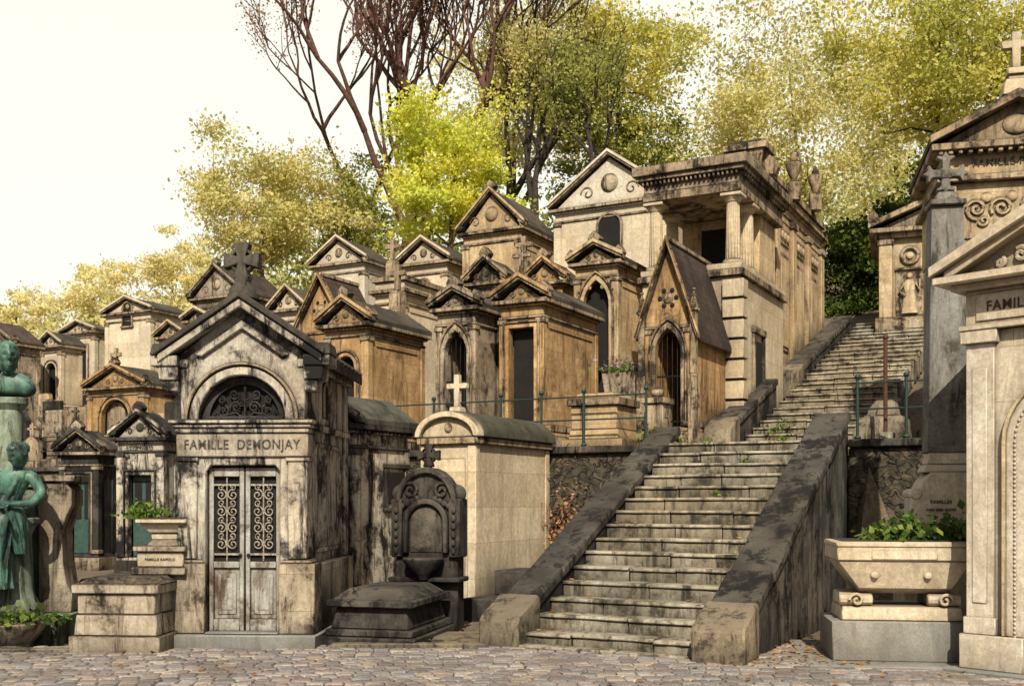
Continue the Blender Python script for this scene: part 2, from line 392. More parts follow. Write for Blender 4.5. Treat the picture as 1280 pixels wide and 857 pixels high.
    if style in('classic','gothic'):
        s=Gz/(w/2); tt=.09; e=w/2+ov+.02; ze=H+.036 if style=='classic' else H-.1
        apex=ze+Gz if style=='classic' else H+Gz
        ze2=apex-s*e if style=='gothic' else ze
        rk=lambda o,q:[(-e-q,ze2+o),(0,apex+o),(e+q,ze2+o),(e+q,ze2+o+tt),(0,apex+o+tt),(-e-q,ze2+o+tt)]
        b.xz('raking_cornice',orn,rk(0,0),-ov-.02,.05)
        b.xz('raking_cornice',wall,rk(.05,.02),-ov-.05,-ov+.03)
        b.xz('roof',roof,rk(-.015,-.02),.051,d+ov)
        if style=='classic':
            b.xz('tympanum',wall,[(-w/2+.02,H+.034),(w/2-.02,H+.034),(0,H+Gz)],-.01,.06)
            if Gz>.25:
                b.ball('medallion',orn,(0,-.01,H+.04+Gz*.42),Gz*.2,1,.35,1)
                for sx in(-1,1): b.tube('garland',orn,scroll(sx*Gz*.5,H+.04+Gz*.25,-.015,Gz*.16,1.2,0,sx),.018,5)
        else:
            b.ball('medallion',orn,(0,0,H+Gz*.25),min(.14,w*.12),1,.3,1)
            for k in range(6):
                b.ball('trefoil','dark',(min(.2,w*.18)*math.cos(k*1.047),-.0,H+Gz*.25+min(.2,w*.18)*math.sin(k*1.047)),.045,1,.4,1,8)
            b.box('ridge',orn,-.04,.04,0,d+ov,apex+.06,apex+.14)
            for k in range(5):
                for sx in(-1,1):
                    f=(k+.7)/5.5
                    b.ball('crockets',orn,(sx*e*f,-ov,apex+tt-(apex-ze2)*f+.03),.045,1,1,1.2,6)
        ztop=apex+tt
        if style=='classic' and acro:
            for sx in(-1,1): palm(b,'acroteria',orn,sx*(e-.08),-ov-.01,ze+tt*.5,.2,.24,.1)
            if finial=='none': palm(b,'acroteria',orn,0,-ov-.01,ztop-.04,.28,.24,.08)
    else:
        b.box('attic',wall,-w/2,w/2,0,d,H+.035,H+.035+Gz*.6); b.box('attic',orn,-w/2-.06,w/2+.06,-.06,d+.06,H+.035+Gz*.6,H+.035+Gz)
        ztop=H+.03+Gz
    if finial=='cross': cross(b,'finial_cross',orn,0,.0,ztop-.02,.55)
    if finial=='urn': b.lathe('urn_finial',orn,0,.1,[(.12,ztop-.05),(.12,ztop+.03),(.05,ztop+.08),(.15,ztop+.25),(.16,ztop+.32),(.06,ztop+.4),(.03,ztop+.5),(.005,ztop+.55)],12)
    if pins:
        for sx in(-1,1):
            for yy in (-.02,d):
                xx=sx*(w/2+.06)
                b.box('pinnacles',orn,xx-.08,xx+.08,yy-.08,yy+.08,0,H*.55,.005,.005)
                b.box('pinnacles',orn,xx-.055,xx+.055,yy-.055,yy+.055,H*.55,H+.05)
                b.box('pinnacles',orn,xx-.08,xx+.08,yy-.08,yy+.08,H+.05,H+.1)
                b.box('pinnacles',orn,xx-.06,xx+.06,yy-.06,yy+.06,H+.1,H+.42,.055,.055)
                for q in range(3): b.ball('pinnacles',orn,(xx,yy,H+.2+q*.11),.06-.012*q,1,1,.6,6)
    if label: b.text('inscription',label,0,-.04,H-FH/2-.02,.13)
    if win:
        ww,wh,wz=win
        c2=[(p[0],p[1]+wz) for p in arch(ww,wh,'round')]
        b.xz('window','dark',c2,-.012,.01)
        b.ring('window_frame',orn,[(p[0],p[1]+wz) for p in arch(ww,wh,'round',grow=.06)],[(p[0],p[1]+wz) for p in arch(ww,wh,'round')],-.05,.01)
        b.box('window_frame',orn,-ww/2-.1,ww/2+.1,-.07,.01,wz-.07,wz)
    if sidepanel and d>1.3 and H>2.2:
        z1,z2=z0+.16,H-FH-.12
        b.box('side_panel_moulding',wall,w/2-.01,w/2+.02,pw+.12,d-pw-.12,z2-.05,z2)
        b.box('side_band',orn,w/2-.01,w/2+.028,0.17,d-.17,z0,z0+.12)
    b.done(); return b,w,d,H
# ------------------------------------------------------------------ terrain
xs=np.concatenate([np.arange(-90,-20,2.5),np.arange(-20,22,.5),np.arange(22,91,2.5)])
ys=np.concatenate([np.arange(12,45,.5),np.arange(45,110,2.5),np.arange(110,221,15)])
vs=[(float(x),float(y),th(float(x),float(y))) for y in ys for x in xs]; nx=len(xs)
fs=[(j*nx+i,j*nx+i+1,(j+1)*nx+i+1,(j+1)*nx+i) for j in range(len(ys)-1) for i in range(nx-1)]
link(bpy.data.objects.new('hillside',mkmesh('hillside',vs,fs,M['earth'],None,False)))
link(bpy.data.objects.new('ground',mkmesh('ground',[(-900,-900,-.03),(900,-900,-.03),(900,900,-.03),(-900,900,-.03)],[(0,1,2,3)],M['earth'],None,False)))
V=[];Fc=[];y=3.2;row=0
while y<11.95:
    dy=.125*(1+.10*(random.random()-.5)); x=-9.5+random.random()*.15
    while x<9.5:
        dx=.17*(1+.35*(random.random()-.5)); gp=.010
        sk=.25*math.sin(x*.35)+.02*math.sin(x*2.1+row)*.3
        z=.010*random.random()+.01; tl=.005*(random.random()-.5)
        x0,x1,y0,y1=x+gp/2,x+dx-gp/2,y+gp/2+sk,y+dy-gp/2+sk; bv=.014
        o=len(V)
        j=lambda:(random.random()-.5)*.006
        V+=[(x0+j(),y0+j(),-.03),(x1+j(),y0+j(),-.03),(x1+j(),y1+j(),-.03),(x0+j(),y1+j(),-.03)]
        V+=[(x0,y0,z-.012),(x1,y0,z-.012),(x1,y1,z-.012),(x0,y1,z-.012)]
        V+=[(x0+bv,y0+bv,z+tl),(x1-bv,y0+bv,z-tl),(x1-bv,y1-bv,z-tl),(x0+bv,y1-bv,z+tl)]
        for q in (0,4):
            for k in range(4): Fc.append((o+q+k,o+q+(k+1)%4,o+q+4+(k+1)%4,o+q+4+k))
        Fc.append((o+8,o+9,o+10,o+11))
        x+=dx
    y+=dy; row+=1
link(bpy.data.objects.new('cobblestone_road',mkmesh('cobblestone_road',V,Fc,M['cobble'],50,False)))
link(bpy.data.objects.new('road_bed',mkmesh('road_bed',[(-300,-40,-.018),(300,-40,-.018),(300,11.4,-.018),(-300,11.4,-.018)],[(0,1,2,3)],M['soil'],None,False)))
# ------------------------------------------------------------------ stairs
b=B('stone_staircase',(OX,OY,0),SR)
def steprow(x0,x1,y0,y1,zb,zt,part='steps',mat='step'):
    x=x0; 
    while x<x1-.01:
        L=random.uniform(.55,1.15); 
        if x+L>x1-.4: L=x1-x
        jz=random.uniform(-.009,.009); jy=random.uniform(-.02,.02)
        b.box(part,mat,x+.005,x+L-.005,y0+jy,y1,zb,zt+jz-.045)
        n=5; w_=(L-.008)/n
        fr=[random.uniform(-.008,.008) for _ in range(n+1)]; dz=[random.uniform(-.006,.002) for _ in range(n+1)]
        vs=[];fs=[]
        for i in range(n+1):
            xx=x+.004+w_*i; yy=y0+jy-.024+fr[i]; zz=zt+jz+dz[i]
            vs+=[(xx,yy,zt+jz-.044),(xx,yy,zz-.010),(xx,yy+.014,zz),(xx,y1,zz),(xx,y1,zt+jz-.044)]
        for i in range(n):
            for k in range(5): fs.append((i*5+k,i*5+(k+1)%5,i*5+5+(k+1)%5,i*5+5+k))
        fs.append((0,1,2,3,4)); fs.append((n*5+4,n*5+3,n*5+2,n*5+1,n*5))
        b.add(part+'_treads',mat,vs,fs)
        x+=L
for i in range(15):
    steprow(-1.02,1.02,i*.327,(i+1)*.327+.1,-.2 if i==0 else i*.163-.15,(i+1)*.163)
steprow(-1.25,1.2,-.16,.02,-.1,.035)
for k in range(7): steprow(-1.3,1.35,4.95+.45*k+.02,4.95+.45*k+.45,2.1,2.45,'landing')
for i in range(24):
    steprow(-.98,1.12,8.1+i*.479,8.1+(i+1)*.479+.1,2.45+i*.16-.35,2.45+(i+1)*.16)
b.done(.012)
def parapet(name,x0,x1,b0,b1,z0,sl,hh,mat='parapet',foot=True,zbot=None,cap_end=0.):
    q=B(name,(OX,OY,0),SR)
    zt=lambda yy:z0+hh+sl*(yy-b0)
    zb=(z0-.4) if zbot is None else zbot
    L=b1-b0; n=max(4,int(L/.75))
    for k in range(n):
        ya=b0+.42+(L-.42)*k/n; yb=b0+.42+(L-.42)*(k+1)/n-.01
        j=random.uniform(-.012,.012); j2=random.uniform(-.01,.01)
        q.yz('coping_stones',mat,[(ya,zt(ya)-.14+j),(yb,zt(yb)-.14+j),(yb,zt(yb)+j),(ya,zt(ya)+j)],x0-.03+j2,x1+.03+j2)
    q.yz('wall',mat,[(b0+.4,zb),(b1,zb if zbot is not None else z0+sl*L-.4),(b1,zt(b1)-.141),(b0+.4,zt(b0+.4)-.141)],x0,x1)
    if foot:
        zz=zt(b0+.42)+.03
        q.yz('foot_block','pfoot',[(b0-.1,z0-.15),(b0+.46,z0-.15),(b0+.46,zz-.0),(b0+.38,zz+.02),(b0+.12,zz-.10),(b0-.05,zz-.17),(b0-.1,zz-.24)],x0-.05,x1+.05)
    q.done(.022)
parapet('stair_parapet',-1.42,-1.03,-.12,5.15,0.,.462,.30)
parapet('stair_parapet',1.04,1.48,-.22,5.1,0.,.475,.32,zbot=-.1)
parapet('stair_parapet',-1.40,-1.0,7.7,10.9,2.45,.36,.42)
parapet('stair_parapet',-1.40,-1.0,12.6,18.6,3.9,.35,.45)
parapet('stair_parapet',1.14,1.52,7.6,9.6,2.45,.34,.30,mat='pfoot')
b=B('retaining_wall',(OX,OY,0),SR)
def wallseg(a0,a1,zt=2.45):
    n=max(1,int((a1-a0)/1.2))
    for i in range(n):
        p=a0+(a1-a0)*i/n; q=a0+(a1-a0)*(i+1)/n; y0,y1=wallb(p),wallb(q)
        vs=[(p,y0,-.3),(q,y1,-.3),(q,y1+.4,-.3),(p,y0+.4,-.3),(p,y0+.03,zt-.12),(q,y1+.03,zt-.12),(q,y1+.4,zt-.12),(p,y0+.4,zt-.12)]
        b.add('masonry','rubble',vs,[(0,1,2,3),(4,5,6,7),(0,1,5,4),(1,2,6,5),(2,3,7,6),(3,0,4,7)])
        p+=.005;q-=.005
        vs=[(p,y0-.05,zt-.118),(q,y1-.05,zt-.118),(q,y1+.45,zt-.118),(p,y0+.45,zt-.118),(p,y0-.05,zt),(q,y1-.05,zt),(q,y1+.45,zt),(p,y0+.45,zt)]
        b.add('coping','parapet',vs,[(0,1,2,3),(4,5,6,7),(0,1,5,4),(1,2,6,5),(2,3,7,6),(3,0,4,7)])
wallseg(-34,-1.45); wallseg(1.5,14)
b.done(.02)
def railing(name,pts,h=.85,mat='greeniron',post='greeniron',skew=0.):
    b=B(name,(0,0,0),0)
    for i,(x,y,z) in enumerate(pts):
        b.tube('posts',post,[(x,y,z),(x,y,z+h)],.022,8)
        b.ball('post_balls',post,(x,y,z+h+.03),.04)
        b.ball('post_balls',post,(x,y,z+.03),.05,1,1,.6)
    for f in (.93,.5):
        for p,q in zip(pts[:-1],pts[1:]):
            b.tube('rails',mat,[(p[0],p[1],p[2]+h*f),(q[0],q[1],q[2]+h*f)],.013,6)
    b.done(0)
railing('iron_railing',[wxy(a,5.12)+(2.45,) for a in (-1.55,-2.6,-3.35,-4.1,-5.4,-6.6,-7.8)])
railing('iron_railing',[wxy(a,5.12)+(2.45,) for a in (1.6,2.25,2.9,4.2)])
railing('iron_railing',[wxy(a,wallb(a)+.2)+(2.45,) for a in (-14.5,-16,-17.5,-19,-20.5,-22,-24)])
b=B('handrail_post',wxy(1.9,5.6)+(2.45,),0); b.tube('post','rust',[(0,0,0),(0,0,1.45)],.03,8); b.ball('knob','rust',(0,0,1.48),.045); b.box('base','step',-.12,.12,-.12,.12,-.05,.12,.02,.02); b.done()
b=B('stone_block',wxy(1.75,6.4)+(2.4,),SR); b.box('block','pfoot',-.25,.35,-.3,.5,0,.45,.04,.04); b.box('block','pfoot',-.12,.2,-.1,.4,.45,.7,.05,.05); b.done(.03)
# ------------------------------------------------------------------ hero tomb
b=B('family_tomb_chapel',(-2.93,11.75,0),-3.0)
W='stained'
b.box('plinth','granite',-.83,.83,-.16,2.25,-.1,.15)
zt=.151
b.xz('front_wall',W,arch(.81,1.98,'seg',zt)+[(.69,zt),(.69,2.38),(-.69,2.38),(-.69,zt)],0,.15)
for sx in(-1,1):
    xa,xb=sorted((sx*.405,sx*.80)); b.box('pier_base','grey',xa,xb,-.045,.3,zt,.92,.0,.0)
    xa,xb=sorted((sx*.42,sx*.775)); b.box('pier_base','grey',xa,xb,-.03,.28,.921,.96,.015,.015)
    xa,xb=sorted((sx*.50,sx*.715)); b.box('pilasters',W,xa,xb,-.028,.2,.962,2.05)
    xa,xb=sorted((sx*.48,sx*.735)); b.box('pilasters',W,xa,xb,-.05,.22,2.02,2.07)
    b.box('side_walls',W,*sorted((sx*.69,sx*.55)),.152,2.1,zt,3.2)
    b.box('side_base','grey',*sorted((sx*.78,sx*.68)),.302,2.15,zt,.9)
    b.box('side_pilasters',W,*sorted((sx*.72,sx*.6)),1.9,2.14,.9,3.05)
    b.box('side_cornice',W,*sorted((sx*.74,sx*.6)),.2,2.15,2.38,2.46)
    b.box('side_cornice',W,*sorted((sx*.78,sx*.6)),-.02,2.18,3.04,3.14)
    b.box('side_panel',W,*sorted((sx*.705,sx*.6)),.5,1.7,1.0,1.06); b.box('side_panel',W,*sorted((sx*.705,sx*.6)),.5,1.7,2.2,2.26)
b.box('frieze','frieze',-.725,.725,-.034,.21,2.071,2.33)
b.box('back_wall',W,-.6,.6,1.95,2.09,zt,3.2)
b.box('string_course',W,-.74,.74,-.06,.22,2.33,2.385); b.box('string_course',W,-.765,.765,-.085,.22,2.385,2.43); b.box('string_course',W,-.79,.79,-.115,.24,2.43,2.475)
b.text('inscription','FAMILLE  DEMONJAY',0,-.036,2.2,.15,sx=.84)
up=arch(.96,2.476+.48,'round',2.476,20)
b.xz('gable_wall',W,up+[(.69,2.476),(.69,3.2),(0,3.72),(-.69,3.2),(-.69,2.476)],.0,.16)
b.ring('lunette_hood',W,arch(.96,2.956,'round',2.476,20,.10),arch(.96,2.956,'round',2.476,20,.0),-.05,.05)
b.ring('lunette_hood','orn',arch(.96,2.956,'round',2.476,20,.145),arch(.96,2.956,'round',2.476,20,.11),-.08,.05)
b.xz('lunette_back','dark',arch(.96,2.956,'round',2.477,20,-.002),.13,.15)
b.ring('lunette_frame','soot',arch(.96,2.956,'round',2.477,20,-.01),arch(.96,2.956,'round',2.477,20,-.09),.06,.10)
for sx in(-1,1):
    for (cx_,cz_,r_,s_) in((.1,2.62,.065,0),(.25,2.58,.07,2),(.12,2.76,.06,3),(.26,2.70,.045,1),(.04,2.68,.05,4),(.34,2.54,.04,1.5)):
        b.tube('lunette_scrollwork','soot',scroll(sx*cx_,cz_,.09,r_,1.5,s_,sx),.011,5)
    b.tube('lunette_scrollwork','soot',[(sx*.02,.09,2.5),(sx*.1,.09,2.56),(sx*.3,.09,2.52),(sx*.4,.09,2.5)],.012,5)
b.tube('lunette_scrollwork','soot',[(0,.09,2.48),(0,.09,2.86)],.014,5)
b.box('lunette_sill','soot',-.44,.44,.03,.12,2.477,2.52)
sl=.60/.9
def ch(e,ap,o,t_): return [(-e,ap-e*sl+o),(0,ap+o),(e,ap-e*sl+o),(e,ap-e*sl+o+t_),(0,ap+o+t_),(-e,ap-e*sl+o+t_)]
b.xz('bargeboard',W,ch(.90,3.68,0,.10),-.14,.14)
b.xz('bargeboard','roofstone',ch(.93,3.68,.101,.08),-.17,.17)
b.xz('roof','roofstone',ch(.88,3.66,0,.12),.141,2.25)
for k in range(9):
    b.xz('roof_tiles','roofstone',ch(.90,3.66,.121,.04),.20+k*.225,.20+k*.225+.15)
for sx in(-1,1):
    b.box('kneelers',W,*sorted((sx*.98,sx*.69)),-.12,.25,3.05,3.17); b.box('kneelers',W,*sorted((sx*.9,sx*.69)),-.1,.2,2.9,3.05,.0,.0)
    b.box('kneelers',W,*sorted((sx*.83,sx*.69)),-.08,.16,2.78,2.9)
    b.box('kneelers','roofstone',*sorted((sx*.99,sx*.80)),-.13,.27,3.17,3.30,.02,.04)
b.yz('side_window','dark',[(p[0]+.95,p[1]) for p in arch(.2,2.95,'round',2.55)],.688,.697)
b.ring('side_window_frame','orn',arch(.2,2.95,'round',2.55,grow=.05),arch(.2,2.95,'round',2.55),.0,.03,side=(.688,.95))
b.xz('tracery',W,[(-.52,3.18),(-.44,3.16),(0,3.46),(.44,3.16),(.52,3.18),(0,3.56)],-.05,.01)
b.lathe('cross_base','roofstone',0,-.0,[(.16,3.78),(.14,3.9),(.08,3.96),(.10,4.0),(.06,4.03)],12)
cross(b,'gable_cross','roofstone',0,-.0,3.93,.46,.14,pattee=True)
for sx in(-1,1):
    xa,xb=sorted((sx*.008,sx*.398)); 
    fr=lambda x0,x1,z0_,z1_,y0=.075,y1=.12,mt='paint',p_='door_leaves': b.box(p_,mt,x0,x1,y0,y1,z0_,z1_)
    fr(xa,xa+.05,.17,1.96);fr(xb-.05,xb,.17,1.96);fr(xa+.05,xb-.05,.17,.30);fr(xa+.05,xb-.05,.86,.93,.072,.12);fr(xa+.05,xb-.05,1.86,1.96)
    fr(xa+.05,xb-.05,.30,.86,.105,.12); fr(xa+.09,xb-.09,.35,.80,.092,.107); fr(xa+.13,xb-.13,.40,.75,.08,.094)
    fr(xa+.05,xb-.05,.93,1.86,.125,.13,'dark','door_glass')
    cxm=(xa+xb)/2
    fr(xa+.05,xb-.05,1.0,1.02,.09,.11,'grille','door_grille');fr(xa+.05,xb-.05,1.76,1.78,.09,.11,'grille','door_grille')
    for zz in(1.12,1.30,1.48,1.66):
        for s2 in(-1,1):
            b.tube('door_grille','grille',scroll(cxm+s2*.065,zz,.095,.062,1.5,math.pi/2,s2),.0075,5)
            b.tube('door_grille','grille',scroll(cxm+s2*.06,zz+.09,.095,.04,1.2,-math.pi/2,s2,14),.0065,5)
    b.tube('door_grille','grille',[(cxm,.095,.94),(cxm,.095,1.85)],.008,5)
    b.ball('door_knob','iron',(sx*.045,.06,1.0),.02)
b.box('threshold','granite',-.4,.4,-.08,.15,.152,.172)
b.done(.012)
# ------------------------------------------------------------------ hillside tombs
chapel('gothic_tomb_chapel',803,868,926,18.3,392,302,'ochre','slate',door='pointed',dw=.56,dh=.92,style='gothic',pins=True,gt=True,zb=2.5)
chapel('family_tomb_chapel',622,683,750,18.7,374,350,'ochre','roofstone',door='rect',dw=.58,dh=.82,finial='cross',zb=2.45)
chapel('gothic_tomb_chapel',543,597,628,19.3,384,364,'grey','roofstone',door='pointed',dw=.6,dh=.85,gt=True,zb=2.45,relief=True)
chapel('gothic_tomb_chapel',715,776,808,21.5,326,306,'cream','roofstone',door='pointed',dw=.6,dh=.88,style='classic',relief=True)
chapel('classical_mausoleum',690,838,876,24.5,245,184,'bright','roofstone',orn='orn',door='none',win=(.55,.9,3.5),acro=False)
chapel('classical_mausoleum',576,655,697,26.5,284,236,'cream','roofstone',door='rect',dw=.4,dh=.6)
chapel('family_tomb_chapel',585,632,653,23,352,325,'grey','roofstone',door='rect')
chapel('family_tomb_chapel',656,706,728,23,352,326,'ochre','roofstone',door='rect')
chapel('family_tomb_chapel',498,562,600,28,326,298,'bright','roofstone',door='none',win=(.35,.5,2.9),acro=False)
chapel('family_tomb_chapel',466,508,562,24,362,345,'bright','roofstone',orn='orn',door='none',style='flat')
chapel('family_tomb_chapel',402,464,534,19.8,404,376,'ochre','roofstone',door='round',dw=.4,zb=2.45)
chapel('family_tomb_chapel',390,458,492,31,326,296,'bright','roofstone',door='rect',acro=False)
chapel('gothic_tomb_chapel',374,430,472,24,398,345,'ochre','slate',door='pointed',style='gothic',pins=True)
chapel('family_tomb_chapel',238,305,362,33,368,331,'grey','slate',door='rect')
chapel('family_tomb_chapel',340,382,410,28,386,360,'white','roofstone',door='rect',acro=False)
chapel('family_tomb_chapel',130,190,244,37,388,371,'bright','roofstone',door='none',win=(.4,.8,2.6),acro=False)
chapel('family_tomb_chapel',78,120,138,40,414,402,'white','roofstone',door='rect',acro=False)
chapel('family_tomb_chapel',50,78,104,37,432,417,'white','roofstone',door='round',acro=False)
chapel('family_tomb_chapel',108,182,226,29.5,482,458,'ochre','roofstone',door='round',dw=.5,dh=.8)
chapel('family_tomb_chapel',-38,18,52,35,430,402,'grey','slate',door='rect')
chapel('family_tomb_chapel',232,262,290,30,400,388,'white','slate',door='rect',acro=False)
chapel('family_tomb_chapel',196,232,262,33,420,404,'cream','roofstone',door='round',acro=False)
chapel('family_tomb_chapel',72,126,147,25,566,542,'soot','soot',orn='grey',door='rect',rot=-12,zb=0,dh=.78,leaf='teal')
chapel('family_tomb_chapel',143,208,226,23.5,548,519,'stained','soot',orn='soot',door='rect',rot=-12,zb=0,dh=.7,leaf='teal',label='LEONARD')
b,w,d,H=chapel('family_tomb_chapel',385,448,514,14.6,532,500,'stained','lead',orn='soot',door='rect',rot=SR,zb=0,acro=False)
b.box('side_window','dark',w/2-.01,w/2+.02,.75,1.2,1.55,2.0); b.box('side_window_frame','soot',w/2-.01,w/2+.035,.68,.75,1.5,2.05); b.box('side_window_frame','soot',w/2-.01,w/2+.035,1.2,1.27,1.5,2.05); b.box('side_window_frame','soot',w/2-.01,w/2+.045,.66,1.29,2.05,2.12); b.box('side_window_frame','soot',w/2-.01,w/2+.05,.66,1.29,1.44,1.5); b.done()
chapel('family_tomb_chapel',300,350,392,22,440,415,'grey','slate',door='round',acro=False)
chapel('family_tomb_chapel',230,268,300,26,470,450,'grey','slate',door='round',acro=False)
D_=27.5; x_,y_=tn(1094)*D_,D_; zb=5.2; b=B('carved_relief_mausoleum',(x_+1.75,y_-.6,zb),-20)
zq=lambda q:elev(q,D_)-zb
b.box('walls','cream',-1.75,1.75,0,3,-1,zq(300)); b.box('plinth','orn',-1.85,1.85,-.1,3.1,-1,zq(398))
for xx in(-1.6,-.45,.45,1.6):
    b.box('pilasters','cream',xx-.16,xx+.16,-.09,.1,zq(398),zq(308)); b.box('pilasters','orn',xx-.2,xx+.2,-.12,.1,zq(308),zq(300))
for xx in(-1.02,1.02):
    b.box('relief_panel_recess','orn',xx-.34,xx+.34,-.02,.02,zq(396),zq(342))
    zf=zq(394); b.lathe('relief_figure','cream',xx,-.04,[(.20,zf),(.17,zf+.3),(.13,zf+.55),(.16,zf+.75),(.08,zf+.85),(.05,zf+.88)],12,1,.4,.1); b.ball('relief_figure','cream',(xx,-.06,zf+.95),.08,.9,.7,1.15)
    b.tube('relief_figure','cream',[(xx-.13,-.06,zf+.78),(xx-.24,-.08,zf+.55),(xx-.10,-.1,zf+.45)],[.045,.035,.025],6); b.tube('relief_figure','cream',[(xx+.13,-.06,zf+.78),(xx+.22,-.08,zf+.6),(xx+.24,-.1,zf+.85)],[.045,.035,.025],6)
    cc=[(xx+.2*math.cos(k*.3307),-.03,zq(322)+.2*math.sin(k*.3307)) for k in range(20)]
    b.tube('wreath','orn',cc,.05,7); b.ball('wreath','cream',(xx,-.02,zq(322)),.1,1,.4,1)
    b.box('panel_moulding','orn',xx-.36,xx+.36,-.06,.02,zq(340),zq(337))
b.box('doorway','dark',-.26,.26,-.02,.02,zq(398),zq(325))
b.box('cornice','orn',-1.85,1.85,-.15,3.1,zq(300),zq(294)); b.box('cornice','orn',-1.98,1.98,-.28,3.2,zq(294),zq(288))
a0=zq(288); b.xz('tympanum','grey',[(-1.8,a0),(1.8,a0),(0,a0+.75)],-.1,3)
rk=[(-2.02,a0),(0,a0+.78),(2.02,a0),(2.02,a0+.14),(0,a0+.95),(-2.02,a0+.14)]; b.xz('raking_cornice','orn',rk,-.3,3.2)
for sx in(-1,1): palm(b,'acroteria','orn',sx*1.9,-.3,a0+.12,.3,.35,-.1)
b.done()
b,w,d,H=chapel('classical_mausoleum',880,968,1032,23.7,236,214,'cream','roofstone',door='none',style='flat')
for k in range(4):
    yy=.35+(d-.7)*k/3
    b.box('side_pilasters','cream',w/2-.01,w/2+.09,yy-.16,yy+.16,.5,H-.5); b.box('side_pilasters','orn',w/2-.01,w/2+.13,yy-.2,yy+.2,H-.5,H-.34); b.box('side_pilasters','orn',w/2-.01,w/2+.13,yy-.2,yy+.2,.36,.6)
    palm(b,'parapet_acroteria','orn',-w/2+w*k/3,-.1,H+.3,.4,.45,.1)
for k in range(3):
    yy=.35+(d-.7)*(k+.5)/3
    b.box('side_panels','orn',w/2-.01,w/2+.03,yy-.45,yy+.45,H-1.0,H-.62); b.box('side_panels','orn',w/2-.01,w/2+.025,yy-.42,yy+.42,1.0,H-1.2)
    b.box('side_panels','cream',w/2-.01,w/2+.045,yy-.34,yy+.34,1.1,H-1.3)
    for j in(-1,0,1): b.ball('side_frieze_relief','cream',(w/2+.04,yy+j*.26,H-.81),.11,.4,1,1)
b.done()
b=B('stone_urn_monument',(tn(950)*23.5,24.6,elev(216,23.5)),SR)
b.box('block','orn',-.45,.45,-.35,.35,-.1,.25); b.box('block','orn',-.3,.3,-.25,.25,.25,.75,-.12,-.1); b.box('block','orn',-.5,.5,-.4,.4,.75,.9); b.box('block','orn',-.42,.42,-.32,.32,.9,1.0,.1,.1)
b.done()
for (p_,D_,q_) in ((1019,27.,246),(992,25.,232)):
    b=B('stone_urn',(tn(p_)*D_,D_,elev(q_,D_)),0); b.lathe('urn','orn',0,0,[(.16,-.35),(.16,.05),(.06,.12),(.16,.35),(.19,.5),(.08,.58),(.09,.62),(.03,.75),(.005,.8)],14); b.done()
# colonnaded temple
w,d,x,y=fit(797,932,985,20.,SR); zb=2.4
b=B('colonnaded_mausoleum',(x,y,zb),SR)
zc=elev(326,20)-zb; ze=elev(236,20)-zb; zt=elev(192,20)-zb
w-=.2
b.box('podium','white',-w/2,w/2,0,d,-.4,zc-.25)
b.box('podium_cornice','orn',-w/2-.08,w/2+.08,-.08,d+.08,zc-.25,zc-.12); b.box('podium_cornice','white',-w/2-.03,w/2+.03,-.03,d+.03,zc-.12,zc)
b.box('podium_base','orn',-w/2-.08,w/2+.08,-.08,d+.08,-.45,.3)
for k in range(8):
    b.box('banded_pilaster','white' ,w/2-.32,w/2+.09,-.10,.22,.3+k*(zc-.6)/8+.02,.3+(k+1)*(zc-.6)/8-.02)
b.box('podium_door','dark',w/2-.01,w/2+.006,.9,1.5,.3,2.3); b.box('podium_door_frame','orn',w/2-.01,w/2+.05,.78,.9,.3,2.42); b.box('podium_door_frame','orn',w/2-.01,w/2+.05,1.5,1.62,.3,2.42); b.box('podium_door_frame','orn',w/2-.01,w/2+.07,.75,1.65,2.42,2.55)
for yy in (.22,1.15):
    for xx in (-w/2+.2,w/2-.2):
        b.lathe('columns','white',xx,yy,[(.2,zc),(.2,zc+.06),(.165,zc+.1)],16)
        b.lathe('columns','white',xx,yy,[(.15,zc+.1),(.125,ze-.16)],32,flute=.1)
        b.lathe('columns','white',xx,yy,[(.13,ze-.17),(.15,ze-.12),(.19,ze-.07)],16); b.box('columns','white',xx-.2,xx+.2,yy-.2,yy+.2,ze-.07,ze)
b.box('cella','cream',-w/2+.15,w/2-.15,1.9,d-.1,zc,ze)
b.box('cella_door','dark',-.4,.4,1.885,1.91,zc,ze-.2)
b.box('entablature','orn',-w/2,w/2,0,d,ze,ze+.16); b.box('entablature','grey',-w/2+.02,w/2-.02,.02,d-.02,ze+.16,ze+.38)
for k in range(22): b.box('dentils','orn',-w/2+w*k/22+.01,-w/2+w*k/22+.055,-.07,.03,ze+.30,ze+.378); b.box('dentils','orn',w/2-.03,w/2+.07,d*k/22+.02,d*k/22+.07,ze+.30,ze+.378)
b.box('entablature','orn',-w/2-.1,w/2+.1,-.1,d+.1,ze+.38,ze+.47); b.box('entablature','orn',-w/2-.16,w/2+.16,-.16,d+.16,ze+.47,zt)
b.box('roof','roofstone',-w/2-.1,w/2+.1,-.1,d+.1,zt,zt+.1,.3,.3)
b.done()
def pl(px_,D_): return (tn(px_)*D_,D_)
b=B('stone_grave_monument',pl(742,17.3)+(2.4,),SR)
b.box('base','cream',-.52,.52,-.1,.95,-.1,.18); b.box('die','cream',-.44,.44,-.03,.88,.18,.34,.03,.03); b.box('die','cream',-.40,.40,0,.85,.34,.72); b.box('cap','orn',-.45,.45,-.05,.9,.72,.84); b.box('cap','cream',-.36,.36,.04,.8,.84,.93,.04,.04)
b.done()
b=B('stone_pedestal',pl(818,17.0)+(2.4,),SR)
b.box('base','cream',-.22,.22,-.1,.4,-.1,.25); b.box('die','grey',-.16,.16,-.05,.33,.25,.72); b.box('cap','orn',-.2,.2,-.09,.38,.72,.82); b.ball('finial','orn',(0,.13,.9),.1); b.done()
b=B('stone_grave_cross',pl(572,18.2)+(2.4,),SR)
